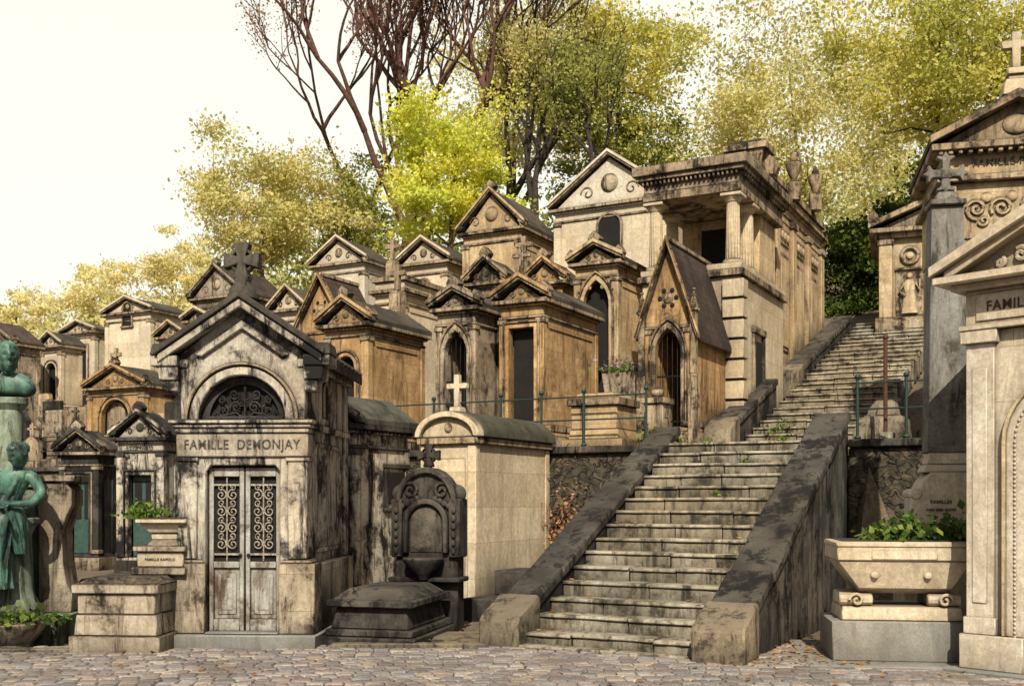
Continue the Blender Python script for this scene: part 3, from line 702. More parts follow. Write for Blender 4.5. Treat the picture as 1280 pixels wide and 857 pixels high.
b.box('base','bright',-.2,.2,-.15,.15,-.1,.5,.03,.03); b.box('base','bright',-.13,.13,-.1,.1,.5,.72,.02,.02); cross(b,'cross','bright',0,0,.7,.62,.1); b.done()
for (p_,D_,zz) in ((655,24,elev(330,24)),(491,27,elev(330,27)),(145,31,elev(462,31)),(30,32,elev(500,32)),(497,22,elev(368,22))):
    b=B('stone_grave_cross',pl(p_,D_)+(zz,),SR); b.box('base','orn',-.15,.15,-.15,.15,-1.5,.02,.02,.02); cross(b,'cross','orn',0,0,0,.62,.11); b.done()
for i in range(34):
    D_=random.uniform(27.5,34); p_=random.uniform(0,250)
    x_,y_=pl(p_,D_); z_=th(x_,y_)
    if z_<1: continue
    b=B('headstone',(x_,y_,z_),SR+random.uniform(-6,6)); w_=random.uniform(.5,.9);h_=random.uniform(.6,1.3)
    mt=random.choice(['orn','grey','cream','soot'])
    b.xz('slab',mt,arch(w_,h_,random.choice(['round','pointed','seg','rect']),-.3),0,.16); b.box('base',mt,-w_/2-.08,w_/2+.08,-.1,.3,-.4,.16)
    if random.random()<.35: cross(b,'cross',mt,0,.08,h_-.03,.4,.07)
    b.done()
# ------------------------------------------------------------------ box tomb with curved roof
w,d,x,y=fit(524,598,690,15.0,SR)
b=B('barrel_roofed_tomb',(x,y,0),SR); d=2.3;w-=.1
H=elev(545,15.)
b.box('plinth','orn',-w/2-.05,w/2+.05,-.05,d+.05,-.2,.22)
b.box('walls','white',-w/2,w/2,0,d,.22,H-.05)
for sx in(-1,1):
    b.box('corner_strips','white',*sorted((sx*(w/2+.02),sx*(w/2-.12))),-.02,.1,.221,H-.1)
b.box('corner_strips','white',w/2-.1,w/2+.021,d-.12,d+.02,.221,H-.1)
b.box('cornice','orn',-w/2-.06,w/2+.06,-.06,d+.06,H-.1,H)
b.xz('front_gable','white',[(w/2*math.cos(math.pi*i/14),H+.30*math.sin(math.pi*i/14)) for i in range(15)],0,.1)
b.ring('gable_moulding','white',[((w/2+.09)*-math.cos(math.pi*i/14),H+.37*math.sin(math.pi*i/14)) for i in range(15)],[((w/2-.0)*-math.cos(math.pi*i/14),H+.28*math.sin(math.pi*i/14)) for i in range(15)],-.08,.1)
b.ball('gable_medallion','orn',(0,-.0,H+.13),.07,1,.4,1)
b.xz('roof','lead',[((w/2+.1)*math.cos(math.pi*i/14),H+.001+.38*math.sin(math.pi*i/14)) for i in range(15)],.101,d+.1)
b.box('front_panel','white',-w/2+.16,w/2-.16,-.025,.01,.5,H-.3)
b.done()
# ------------------------------------------------------------------ dark stele with sarcophagus
x,y=pl(533,13.3); b=B('carved_stele_grave',(x,y,0),-14)
b.box('stele','soot',-.40,.40,.0,.28,-.1,1.55)
for sx in(-1,1):
    b.box('stele','soot',*sorted((sx*.30,sx*.44)),-.06,.3,.9,1.62); b.ball('stele_volute','soot',(sx*.36,.1,1.68),.12,1,.8,1)
    b.tube('carving','soot',scroll(sx*.2,1.72,-.02,.1,1.4,1,sx),.022,6)
    for k in range(4): b.ball('carving','soot',(sx*(.12+.06*k),-.03,1.62-.03*k),.04,1,.6,1,6)
    for k in range(6): b.ball('carving','soot',(sx*.37,-.075,.98+k*.10),.03,1,.6,1.3,6)
b.xz('stele_head','soot',[(.36*-math.cos(math.pi*i/12),1.55+.42*math.sin(math.pi*i/12)) for i in range(13)],.0,.25)
b.ring('stele_head','soot',[(.40*-math.cos(math.pi*i/12),1.55+.46*math.sin(math.pi*i/12)) for i in range(13)],[(.33*-math.cos(math.pi*i/12),1.55+.38*math.sin(math.pi*i/12)) for i in range(13)],-.06,.2)
b.ring('niche','soot',arch(.44,1.55,'round',.95,14,.07),arch(.44,1.55,'round',.95,14),-.07,.02)
b.xz('niche_panel','parapet',arch(.42,1.53,'round',.96,14),-.012,.003)
cross(b,'cross','soot',0,.1,1.96,.34,.1,pattee=True)
b.lathe('basin','soot',0,-.12,[(.06,.62),(.1,.7),(.24,.84),(.26,.9),(.2,.91)],16)
b.box('shelf','soot',-.46,.46,-.12,.3,.60,.66)
b.box('sarcophagus','soot',-.62,.30,-1.5,-.15,.18,.42,.05,.06); b.box('sarcophagus','parapet',-.66,.34,-1.54,-.11,.42,.50); b.box('sarcophagus','parapet',-.62,.30,-1.5,-.15,.50,.62,.16,.16)
b.box('sarcophagus_base','parapet',-.70,.40,-1.62,-.02,-.1,.10); b.box('sarcophagus_base','parapet',-.66,.36,-1.56,-.05,.10,.18)
b.done(.015)
b=B('stone_edging',(0,0,0),0)
b.box('kerb','pfoot',-1.95,-.25,11.62,11.76,-.05,.06); b.box('slab','pfoot',-.9,-.2,11.9,12.8,-.05,.05)
b.box('kerb','pfoot',-6.5,-3.85,11.3,11.42,-.05,.05)
b.done()
b=B('low_gravestone',pl(650,15.2)+(0,),SR); b.box('slab','soot',-.4,.3,-.9,.6,-.1,.28); b.box('slab','soot',-.3,.2,-.2,.55,.28,.62); b.done()
b=B('low_gravestone',pl(460,15.6)+(0,),SR); b.box('slab','soot',-.4,.4,-.9,.6,-.1,.28); b.box('slab','soot',-.3,.3,.2,.45,.28,.9); b.done()
b=B('low_gravestone',pl(135,14.6)+(0,),0); b.box('slab','soot',-.5,.6,-.3,1.6,-.1,.42); b.box('slab','soot',-.4,.5,-.2,1.5,.42,.55,.08,.08); b.done()
# ------------------------------------------------------------------ left urn tomb
D_=11.25; b=B('planter_tomb',(tn(150)*D_,D_,0),-4)
k=F/D_
X=lambda p:(p-150)/k
Z=lambda q:(817-q)/k
b.box('base','grey',X(83),X(200),0,1.6,-.05,Z(795)); b.box('base','grey',X(88),X(196),.03,1.5,Z(795),Z(768),.02,.02)
b.box('tomb_body','grey',X(92),X(192),.05,1.45,Z(768),Z(742)); b.box('tomb_body','grey',X(86),X(198),.01,1.5,Z(742),Z(730)); b.box('tomb_body','grey',X(92),X(200),.05,1.45,Z(730),Z(722),.1,.1)
b.box('pedestal','grey',X(140),X(212),.45,1.1,Z(722),Z(712)); b.box('pedestal','white',X(146),X(208),.5,1.05,Z(712),Z(692)); b.box('pedestal','grey',X(142),X(212),.46,1.09,Z(692),Z(684)); b.box('pedestal','white',X(156),X(200),.55,1.0,Z(684),Z(676),.05,.05)
b.box('pedestal','white',X(160),X(196),.6,.95,Z(677),Z(668))
b.box('planter_bowl','white',X(158),X(198),.58,.97,Z(668),Z(655),-.09,-.05); b.box('planter_bowl','white',X(144),X(212),.48,1.07,Z(655),Z(649))
b.box('soil','soil',X(148),X(208),.52,1.03,Z(649),Z(648))
b.text('inscription','FAMILLE RAFOLO',X(177),.497,Z(702),.04)
b.done()
# ------------------------------------------------------------------ plants (leaf tufts)
def leafquads(C,size,elong=1.4,jit=.35):
    n=len(C); d=rng.normal(size=(n,3)); d/=np.linalg.norm(d,axis=1)[:,None]
    e=rng.normal(size=(n,3)); e-=(e*d).sum(1)[:,None]*d; e/=np.linalg.norm(e,axis=1)[:,None]
    s=size*(1+jit*rng.normal(size=(n,1))).clip(.4,2)
    a=d*s*elong*.5; bb=e*s*.5
    V=np.stack([C-a,C+bb*.9-a*.1,C+a,C-bb*.9-a*.1],1).reshape(-1,3)
    return V
def leafobj(name,C,size,mat,parent=None,elong=1.4):
    V=leafquads(C,size,elong); n=len(C)
    me=bpy.data.meshes.new(name); me.vertices.add(4*n); me.vertices.foreach_set('co',V.astype(np.float32).ravel())
    me.loops.add(4*n); me.loops.foreach_set('vertex_index',np.arange(4*n,dtype=np.int32))
    me.polygons.add(n); me.polygons.foreach_set('loop_start',np.arange(0,4*n,4,dtype=np.int32)); me.polygons.foreach_set('loop_total',np.full(n,4,dtype=np.int32))
    me.update(calc_edges=True); me.materials.append(M[mat]); o=link(bpy.data.objects.new(name,me))
    if parent: o.parent=parent
    return o
def tuft(name,x,y,z,rx,ry,rz,n,size,mat='lf_plant'):
    C=rng.normal(size=(n,3))*np.array([rx,ry,rz])*.5; C[:,2]=abs(C[:,2]); C+=np.array([x,y,z]); leafobj(name,C,size,mat)
tuft('planter_plant',tn(180)*12,12.02,Z(648),.22,.2,.15,380,.04)
# ------------------------------------------------------------------ right planter sarcophagus
D_=10.55; kk=F/D_; b=B('marble_planter_tomb',(tn(1128)*D_,D_,0),-8)
X=lambda p:(p-1128)/kk
Z=lambda q:(829-q)/kk
b.box('pavement_slab','granite',X(1010),X(1250),-.35,1.6,-.05,.025)
b.box('granite_base','granite',X(1043),X(1208),0,.85,.02,Z(776))
b.box('marble_slab','marble',X(1055),X(1204),.06,.78,Z(776),Z(758),.02,.02)
for sx in (-1,1):
    c=sx*.42
    b.yz('feet','marble',[(.12,Z(758)),(.68,Z(758)),(.64,Z(742)),(.16,Z(742))],c-.14,c+.14)
    b.tube('feet','marble',[(c-.16,.14,Z(750)),(c+.16,.14,Z(750))],.06,10)
    b.tube('feet_scroll','marble',scroll(c,Z(750),.06,.07,1.3,0,sx),.016,6)
x0,x1,x2,x3=X(1080),X(1188),X(1050),X(1212)
vs=[(x0,.18,Z(742)),(x1,.18,Z(742)),(x1,.66,Z(742)),(x0,.66,Z(742)),(x0-.03,.1,Z(735)),(x1+.03,.1,Z(735)),(x1+.03,.72,Z(735)),(x0-.03,.72,Z(735)),(x2,.0,Z(700)),(x3,.0,Z(700)),(x3,.78,Z(700)),(x2,.78,Z(700))]
fs=[(0,1,2,3)]
for o in(0,4): fs+=[(o+i,o+(i+1)%4,o+4+(i+1)%4,o+4+i) for i in range(4)]
fs.append((8,9,10,11)); b.add('trough','marble',vs,fs)
b.box('trough_rim','marble',x2-.01,x3+.01,-.02,.80,Z(700),Z(680)); b.box('trough_rim','marble',x2-.02,x3+.02,-.035,.81,Z(683),Z(676))
b.box('trough_panel','marble',X(1090),X(1170),-.03,.01,Z(699),Z(686))
for sx in(-1,1): b.ball('rosette','marble',(sx*.25,.045,Z(718)),.04,1,.5,1)
b.box('soil','soil',x2+.05,x3-.05,.04,.76,Z(676),Z(675))
b.done()
Zp=Z(672)
for (p_,n_) in ((1100,200),(1128,420),(1150,160),(1180,380),(1200,180)):
    tuft('planter_plant',tn(p_)*10.95,10.95,Zp-.03,.16,.26,random.uniform(.12,.22),n_,.055)
# obelisk monument
D_=11.8;kk=F/D_; b=B('obelisk_monument',(tn(1186)*D_,D_,0),-10)
Zm=lambda q:EYE+(625-q)/kk
b.box('base','marble',-.5,.5,-.2,.5,-.1,Zm(665))
b.box('inscribed_block','marble',-.46,.40,-.15,.4,Zm(665),Zm(655)); 
b.xz('inscribed_block','marble',[(-.40,Zm(655)),(.42,Zm(655)),(.42,Zm(620)),(.36,Zm(612)),(.30,Zm(600)),(.2,Zm(590)),(-.2,Zm(590)),(-.28,Zm(600)),(-.34,Zm(612)),(-.40,Zm(620))],-.1,.38)
for sx in(-1,1): b.tube('volutes','marble',[(sx*.36,-.12,Zm(617)),(sx*.36,.4,Zm(617))],.06,10)
b.text('inscription','FAMILLES',-.1,-.103,Zm(627),.05); b.text('inscription','VAN DER ROTH',-.1,-.103,Zm(637),.04)
b.box('shaft_base','marble',-.27,.27,-.05,.36,Zm(590),Zm(580),.03,.03); b.box('shaft_base','marble',-.22,.22,0,.32,Zm(580),Zm(565),.02,.02)
b.box('shaft','obelisk',-.215,.215,.02,.36,Zm(565),Zm(255),.05,.03)
b.box('shaft_cap','obelisk',-.19,.19,.0,.34,Zm(255),Zm(248)); b.box('shaft_cap','obelisk',-.13,.13,.05,.29,Zm(248),Zm(236),.04,.04)
cz=Zm(212)
for an in(0,1,2,3):
    c_,s_=math.cos(an*math.pi/2),math.sin(an*math.pi/2)
    pts=[(-.045,.03),(-.045,.14),(-.1,.17),(-.085,.20),(-.03,.19),(0,.25),(.03,.19),(.085,.20),(.1,.17),(.045,.14),(.045,.03)]
    b.xz('cross','obelisk',[(p[0]*c_-p[1]*s_,cz+p[0]*s_+p[1]*c_) for p in pts],.13,.22)
b.box('cross','obelisk',-.06,.06,.12,.23,cz-.06,cz+.06)
b.done()
# right foreground tomb
rot=-47; D_=10.1; r=math.radians(rot); ux,uy=math.cos(r),math.sin(r)
W_=1.9; cx,cy=tn(1208)*D_,D_
b=B('family_tomb_chapel',(cx+ux*W_/2,cy+uy*W_/2,0),rot)
z1=elev(415,10.1);z2=elev(352,10.1)
b.box('step','granite',-W_/2-.14,W_/2+.14,-.2,2.1,-.1,.04)
b.box('plinth','marble',-W_/2-.05,-.42,-.05,2.0,.04,.36);b.box('plinth','marble',.42,W_/2+.05,-.05,2.0,.04,.36);b.box('plinth','granite',-.42,.42,.02,2.0,.04,.12)
con=arch(.84,2.55,'round',.361,16)
b.xz('front_wall','white',con+[(W_/2-.03,.361),(W_/2-.03,z1),(-W_/2+.03,z1),(-W_/2+.03,.361)],.03,.2)
for sx in(-1,1):
    b.box('pilasters','marble',*sorted((sx*W_/2,sx*(W_/2-.26))),-.01,.25,.361,z1-.12)
    b.box('pilasters','marble',*sorted((sx*(W_/2+.02),sx*(W_/2-.28))),-.03,.25,.361,.52)
    b.box('pilaster_panel','marble',*sorted((sx*(W_/2-.06),sx*(W_/2-.20))),-.022,0,.65,z1-.35)
    b.box('pilaster_capital','marble',*sorted((sx*(W_/2+.04),sx*(W_/2-.30))),-.05,.25,z1-.12,z1)
b.ring('door_surround','marble',arch(.84,2.55,'round',.361,16,.17),arch(.84,2.55,'round',.361,16,.0),-.0,.05)
b.ring('door_surround','cream',arch(.84,2.55,'round',.361,16,.20),arch(.84,2.55,'round',.361,16,.165),-.03,.05)
oc=arch(.84,2.55,'round',.361,16,.085)
for p,q_ in zip(oc[:-1],oc[1:]):
    L=math.hypot(q_[0]-p[0],q_[1]-p[1]); n=max(1,int(L/.04))
    for i in range(n): b.ball('bead_moulding','marble',(p[0]+(q_[0]-p[0])*i/n,-.003,p[1]+(q_[1]-p[1])*i/n),.014,1,1,1,6)
b.xz('door','iron',arch(.84,2.55,'round',.37,16,-.005),.16,.19)
for i in range(-3,4): b.tube('door_bars','iron',[(i*.1,.12,.4),(i*.1,.12,2.1+.35*math.cos(i*.4))],.012,5)
b.box('side_walls','white',-W_/2+.03,-W_/2+.16,.201,1.9,.361,z1);b.box('side_walls','white',W_/2-.16,W_/2-.03,.201,1.9,.361,z1);b.box('side_walls','white',-W_/2+.16,W_/2-.16,1.75,1.9,.361,z1)
b.box('entablature','white',-W_/2-.0,W_/2+.0,-.02,2.,z1,z2-.10)
b.box('entablature','marble',-W_/2-.05,W_/2+.05,-.06,2.,z1+.0,z1+.05)
b.box('name_panel','marble',-W_/2+.10,W_/2-.10,-.035,0,z1+.08,z2-.14); b.text('inscription','FAMILLE',-.52,-.038,(z1+z2)/2-.03,.13,'rust',sx=.9); b.text('inscription','BERTRAND',.3,-.038,(z1+z2)/2-.03,.13,'rust',sx=.9)
b.box('cornice','white',-W_/2-.1,W_/2+.1,-.12,2.1,z2-.1,z2-.04);b.box('cornice','marble',-W_/2-.22,W_/2+.22,-.24,2.2,z2-.04,z2+.03)
e=W_/2+.22; ap=z2+.62
b.xz('tympanum','white',[(-e+.1,z2+.03),(e-.1,z2+.03),(0,ap-.04)],-.06,1.9)
rk=[(-e-.03,z2+.031),(0,ap-.02),(e+.03,z2+.031),(e+.03,z2+.13),(0,ap+.10),(-e-.03,z2+.13)]
b.xz('raking_cornice','marble',rk,-.26,-.05); b.xz('raking_cornice','white',[(p[0]*.9,p[1]-.05) for p in rk],-.2,-.055)
b.xz('roof','roofstone',rk,-.049,2.1)
for sx in(-1,1):
    for j,(xx,zz,rr) in enumerate(((.18,.2,.09),(.42,.14,.07),(.6,.09,.045))): b.tube('tympanum_relief','marble',scroll(sx*xx,z2+zz+.02,-.08,rr,1.4,j,sx),.022,6)
b.ball('tympanum_relief','marble',(0,-.08,z2+.25),.12,1,.4,1)
b.done(.008)
# back right tomb
D_=16.2
b=B('classical_mausoleum',(tn(1172)*D_+1.08,D_-.2,2.4),-14); zt_=lambda q:elev(q,D_)-2.4
b.box('walls','cream',-1.0,1.0,0,2.4,-.3,zt_(300)); b.box('walls','cream',-1.02,1.02,-.02,2.42,zt_(300),zt_(230)); b.box('plinth','orn',-1.1,1.1,-.1,2.5,-.3,.4)
for sx in(-1,1):
    b.box('pilasters','cream',*sorted((sx*1.04,sx*.8)),-.07,.2,.4,zt_(300)-.1); b.box('pilasters','orn',*sorted((sx*1.08,sx*.76)),-.1,.2,zt_(300)-.1,zt_(300)+.05)
    b.box('consoles','orn',*sorted((sx*1.0,sx*.84)),-.14,.0,zt_(290),zt_(235))
b.box('cornice','orn',-1.12,1.12,-.14,2.5,zt_(230),zt_(222)); b.text('inscription','FAMILLE PASCAL',0,-.03,zt_(207),.15); b.box('frieze','cream',-1.02,1.02,-.02,2.42,zt_(222),zt_(192)); b.box('cornice','orn',-1.2,1.2,-.22,2.6,zt_(192),zt_(183))
nd=16
for i in range(nd): b.box('dentils','orn',-1.1+i*2.2/nd,-1.1+i*2.2/nd+.07,-.19,-.02,zt_(197),zt_(192))
e=1.22;z2=zt_(183);ap=z2+.6
b.xz('tympanum','orn',[(-1.1,z2),(1.1,z2),(0,ap)],-.05,2.4)
rk=[(-e,z2+.0),(0,ap-.02),(e,z2+.0),(e,z2+.12),(0,ap+.12),(-e,z2+.12)]
b.xz('raking_cornice','orn',rk,-.25,-.04); b.xz('roof','roofstone',rk,-.039,2.6)
for xx in(-.55,-.2,.2,.55):
    b.tube('frieze_relief','cream',scroll(xx,zt_(263),-.04,.16,1.6,xx*3,1 if xx>0 else -1),.03,6); b.ball('frieze_relief','cream',(xx+.14,-.03,zt_(250)),.08,1,.5,1)
    b.tube('frieze_relief','cream',scroll(xx+.1,zt_(278),-.04,.08,1.2,xx*5,-1 if xx>0 else 1),.025,6)
b.ball('tympanum_relief','orn',(0,-.05,z2+.25),.16,1.3,.4,1)
b.box('cross_base','white',-.22,.22,-.2,.2,ap+.05,ap+.3,.06,.06); b.box('cross_base','white',-.12,.12,-.1,.1,ap+.3,ap+.42,.02,.02)
cross(b,'cross','white',0,0,ap+.40,.62,.12)
b.done()
# ------------------------------------------------------------------ left statue group
D_=12.4; b=B('bronze_mourner_monument',(tn(24)*D_,D_,0),6)
b.box('stone_base','vstone',-.75,.55,-.45,1.0,-.1,.28); b.lathe('pedestal','vstone',-.12,.0,[(.38,.28),(.36,.36),(.29,.5),(.27,.6),(.25,1.2),(.29,1.30),(.33,1.34),(.33,1.40)],28)
b.xz('stone_wing','grey',[(.12,.28),(.50,.28),(.50,.5),(.44,.62),(.40,.85),(.38,1.25),(.44,1.42),(.50,1.55),(.50,1.72),(.44,1.80),(.12,1.82)],.28,.75)
b.box('wing_scroll','grey',.08,.54,.24,.80,1.82,1.9)
b.box('stele','vstone',-.9,.11,.4,.95,.28,1.75); b.box('stele','vstone',-.95,.16,.36,1.0,1.75,1.85)
b.lathe('column','vstone',-.32,.65,[(.2,1.85),(.18,1.95),(.15,2.05),(.135,2.68),(.2,2.76),(.2,2.83)],24)
def loft(part,mat,path,rx,ry,nf=9,amp=.08,seg=72,tw=.35):
    vs=[];fs=[];n=len(path)
    for i,p in enumerate(path):
        for k_ in range(seg):
            a=2*math.pi*k_/seg; e_=min(1,i/3.)
            f=1+amp*(1-abs(math.sin(nf*.5*a+i*tw))*2)*e_+amp*.5*math.sin(nf*1.9*a+1+i*.2)*e_
            vs.append((p[0]+rx[i]*f*math.cos(a),p[1]+ry[i]*f*math.sin(a),p[2]))
    for i in range(n-1):
        for k_ in range(seg): fs.append((i*seg+k_,i*seg+(k_+1)%seg,(i+1)*seg+(k_+1)%seg,(i+1)*seg+k_))
    fs.append(tuple(range(seg))); fs.append(tuple((n-1)*seg+k_ for k_ in range(seg))); b.add(part,mat,vs,fs)
px0=-.16
loft('skirt_drapery','verdi',[(px0,-.02,1.62),(px0,-.06,1.54),(px0+.0,-.16,1.49),(px0+.0,-.24,1.42),(px0-.02,-.30,1.30),(px0-.04,-.33,1.12),(px0-.06,-.35,.95),(px0-.08,-.36,.80),(px0-.1,-.36,.62)],[.15,.19,.23,.25,.24,.23,.25,.28,.31],[.13,.2,.29,.30,.25,.20,.19,.21,.23],10,.09)
loft('bodice_drapery','verdi',[(.02,-.14,1.97),(.01,-.13,1.92),(-.02,-.12,1.86),(-.06,-.10,1.76),(-.11,-.06,1.66),(px0,-.05,1.56)],[.08,.17,.205,.18,.165,.19],[.07,.11,.135,.135,.13,.16],9,.06,72,.6)
loft('lap_shawl','verdi',[(px0+.0,-.10,1.60),(px0+.05,-.20,1.56),(px0+.12,-.28,1.48),(px0+.2,-.30,1.34),(px0+.24,-.28,1.15),(px0+.26,-.26,1.0)],[.2,.22,.18,.13,.10,.07],[.15,.22,.2,.14,.1,.06],8,.1,48,.5)
b.done(.01)
def skin(name,parent,verts,edges,rad,mat,root=0,lv=2):
    me=bpy.data.meshes.new(name); me.from_pydata(verts,edges,[]); o=link(bpy.data.objects.new(name,me)); o.parent=parent
    md=o.modifiers.new('skin','SKIN'); sv=me.skin_vertices[0].data if me.skin_vertices else None
    if sv is None:
        bm=bmesh.new(); bm.from_mesh(me); bm.verts.layers.skin.verify(); bm.to_mesh(me); bm.free(); sv=me.skin_vertices[0].data
    for i,r_ in enumerate(rad): sv[i].radius=(r_,r_)
    sv[root].use_root=True; md.use_smooth_shade=True
    s2=o.modifiers.new('sub','SUBSURF'); s2.levels=lv; s2.render_levels=lv
    me.materials.append(M[mat]); return o
vt=[(px0,0,1.48),(-.11,-.04,1.66),(-.04,-.10,1.82),(.02,-.13,1.93),(.05,-.17,2.02),
 (.18,-.13,1.89),(.30,-.14,1.68),(.24,-.34,1.56),(.10,-.44,1.56),
 (-.17,-.12,1.87),(-.28,-.22,1.68),(-.20,-.42,1.58),(-.08,-.48,1.55),
 (px0+.10,-.08,1.46),(px0+.14,-.46,1.42),(px0+.10,-.44,1.0),(px0+.08,-.42,.72),(px0+.09,-.58,.66),
 (px0-.10,-.08,1.46),(px0-.13,-.48,1.44),(px0-.10,-.50,1.0),(px0-.10,-.50,.72),(px0-.12,-.64,.66)]
ed=[(0,1),(1,2),(2,3),(3,4),(2,5),(5,6),(6,7),(7,8),(2,9),(9,10),(10,11),(11,12),(0,13),(13,14),(14,15),(15,16),(16,17),(0,18),(18,19),(19,20),(20,21),(21,22)]
rd=[.15,.12,.13,.07,.06,.08,.062,.046,.034,.08,.062,.046,.034,.11,.08,.055,.04,.035,.11,.08,.055,.04,.035]
for h in (8,12):
    hp=vt[h]; sg=-1 if h==8 else 1
    for f_ in range(5):
        o_=len(vt); off=(f_-2)*.018
        v1=(hp[0]+sg*.05,hp[1]-.02+off,hp[2]-.01); v2=(hp[0]+sg*(.09-.01*abs(f_-2)),hp[1]-.03+off*1.2,hp[2]-.04)
        vt+=[v1,v2]; ed+=[(h,o_),(o_,o_+1)]; rd+=[.012,.009]
skin('bronze_figure_body',b.e,vt,ed,rd,'verdi')
def head(parent,c,s,mat,yaw=0,pitch=0,bun=True,name='head',feat=1.,beard=False):
    vs=[];fs=[];N=44;K=32
    for i in range(K+1):
        ph=math.pi*i/K
        for j in range(N):
            a=2*math.pi*j/N; n=Vector((math.sin(ph)*math.cos(a),math.sin(ph)*math.sin(a),math.cos(ph)))
            p=Vector((n.x*.078,n.y*.098,n.z*.118))
            if n.z<0: p.x*=1-.30*(-n.z); p.y*=1-.12*(-n.z)
            def bump(cx_,cz_,w_,amt):
                if n.y<0: 
                    q=math.exp(-(((p.x-cx_)/w_)**2+((p.z-cz_)/w_)**2)); p.y-=amt*q*feat
            bump(0,-.012,.014,.026); bump(0,.012,.011,.012); bump(-.03,.012,.014,-.014); bump(.03,.012,.014,-.014); bump(0,-.052,.02,.010); bump(0,-.085,.022,.014); bump(0,.035,.03,.008)
            if n.y>-.3 or n.z>.60: p*=1.13+.045*math.sin(a*13+ph*4)*math.sin(ph*9)
            if beard and n.y<.1 and n.z<-.45: p*=1.16+.05*math.sin(a*17+ph*11)
            vs.append(tuple(p))
    for i in range(K):
        for j in range(N): fs.append((i*N+j,i*N+(j+1)%N,(i+1)*N+(j+1)%N,(i+1)*N+j))
    if bun:
        v,f=tubegeo([(0,.07,.03),(0,.12,.035),(0,.16,.03)],[.05,.06,.02],10); o=len(vs); vs+=v; fs+=[tuple(q+o for q in t_) for t_ in f]
    for sx in(-1,1):
        v,f=tubegeo([(sx*.078,.0,.02),(sx*.086,.01,-.0),(sx*.076,.0,-.02)],[.012,.014,.009],6); o=len(vs); vs+=v; fs+=[tuple(q+o for q in t_) for t_ in f]
    me=mkmesh(name,vs,fs,M[mat],60); ob=link(bpy.data.objects.new(name,me)); ob.parent=parent; ob.location=c; ob.rotation_euler=(pitch,0,yaw); ob.scale=(s,s,s)
head(b.e,(.06,-.24,2.11),1.15,'verdi',-.5,.4,True,'head',1.3)
skin('bust_shoulders',b.e,[(-.32,.65,2.82),(-.32,.65,2.98),(-.32,.62,3.16),(-.10,.65,2.95),(-.54,.65,2.95),(-.06,.65,2.86),(-.58,.65,2.86)],[(0,1),(1,2),(1,3),(1,4),(3,5),(4,6)],[.17,.19,.085,.12,.12,.07,.07],'verdi')
head(b.e,(-.32,.56,3.32),1.45,'verdi',.45,.1,False,'bust_head',1.8,True)
b=B('stone_planter_basin',(tn(8)*11.8,11.75,0),0); b.lathe('basin','grey',0,0,[(.3,-.05),(.3,.05),(.34,.1),(.42,.22),(.44,.28),(.40,.29)],24); b.done()
tuft('planter_plant',tn(8)*11.8,11.75,.27,.5,.4,.13,650,.055)
# ------------------------------------------------------------------ vegetation
def treeobj(name,tubes,C,lsize,barkm,leafm,elong=1.4):
    vs=[];fs=[]
    for pts,rad,sg in tubes:
        v,f=tubegeo(pts,rad,sg,False); o=len(vs); vs+=v; fs+=[tuple(q+o for q in t_) for t_ in f]
    e=link(bpy.data.objects.new(name,None))
    if vs:
        me=mkmesh('trunk_and_limbs',vs,fs,M[barkm],60,False); o=link(bpy.data.objects.new('trunk_and_limbs',me)); o.parent=e
    if C is not None and len(C): leafobj('foliage',C,lsize,leafm,e,elong)
    return e
def tree(name,px_,D_,qc,rxp,rzp,ncl,nlf,ls,leafm,barkm='bark',tr=.18,spread=.62,crp=None,hollow=.45,leanx=0.):
    x,y=pl(px_,D_); s=D_/F; zc=elev(qc,D_); rx=rxp*s; rz=rzp*s; ry=rx*.8
    zb=th(x,y)
    xb=x+leanx
    trunk=[]; n=9; top=zc+rz*.6
    for i in range(n):
        t=i/(n-1); trunk.append(Vector((xb+(x-xb)*t+.18*math.sin(3*t+x)*t,y+.15*math.sin(4*t+y),zb-.2+(top-zb)*t)))
    nodes=[(p,tr*(1-.8*i/(n-1))) for i,p in enumerate(trunk)]
    tubes=[(trunk,[q[1] for q in nodes],8)]
    nodes=nodes[3:]
    cl=[]
    while len(cl)<ncl:
        d=rng.normal(size=3); d/=np.linalg.norm(d); rr=(hollow+(1-hollow)*rng.random())
        rr*=1+.28*math.sin(5*d[0]+x)+.2*math.sin(7*d[2]+y)
        cl.append(Vector((x+d[0]*rr*rx,y+d[1]*rr*ry,zc+d[2]*rr*rz)))
    cl.sort(key=lambda p:(p-Vector((x,y,zc-rz*.5))).length)
    pts=[]
    cr=(crp or .24)*min(rx,rz)
    for c in cl:
        best=min(nodes,key=lambda nd:(nd[0]-c).length+ (2.0 if nd[0].z>c.z else 0))
        p0,r0=best; mid=(p0+c)/2+Vector((random.uniform(-.15,.15),random.uniform(-.15,.15),.12))*(c-p0).length*.6
        r1=max(.012,r0*.55); tubes.append(([p0,mid,c],[r1,r1*.7,max(.006,r1*.3)],5)); nodes.append((mid,r1*.75)); nodes.append((c,r1*.4))
        k_=int(nlf/ncl*random.uniform(.4,1.6)); f=random.uniform(.6,1.5)
        P=rng.normal(size=(k_,3))*np.array([cr,cr,cr*.55])*.65*f+np.array(c); pts.append(P)
        for q in range(2):
            dd=Vector(rng.normal(size=3))*cr*.6; tubes.append(([c,c+dd],[.012,.004],4))
    return treeobj(name,tubes,np.concatenate(pts),ls,barkm,leafm)
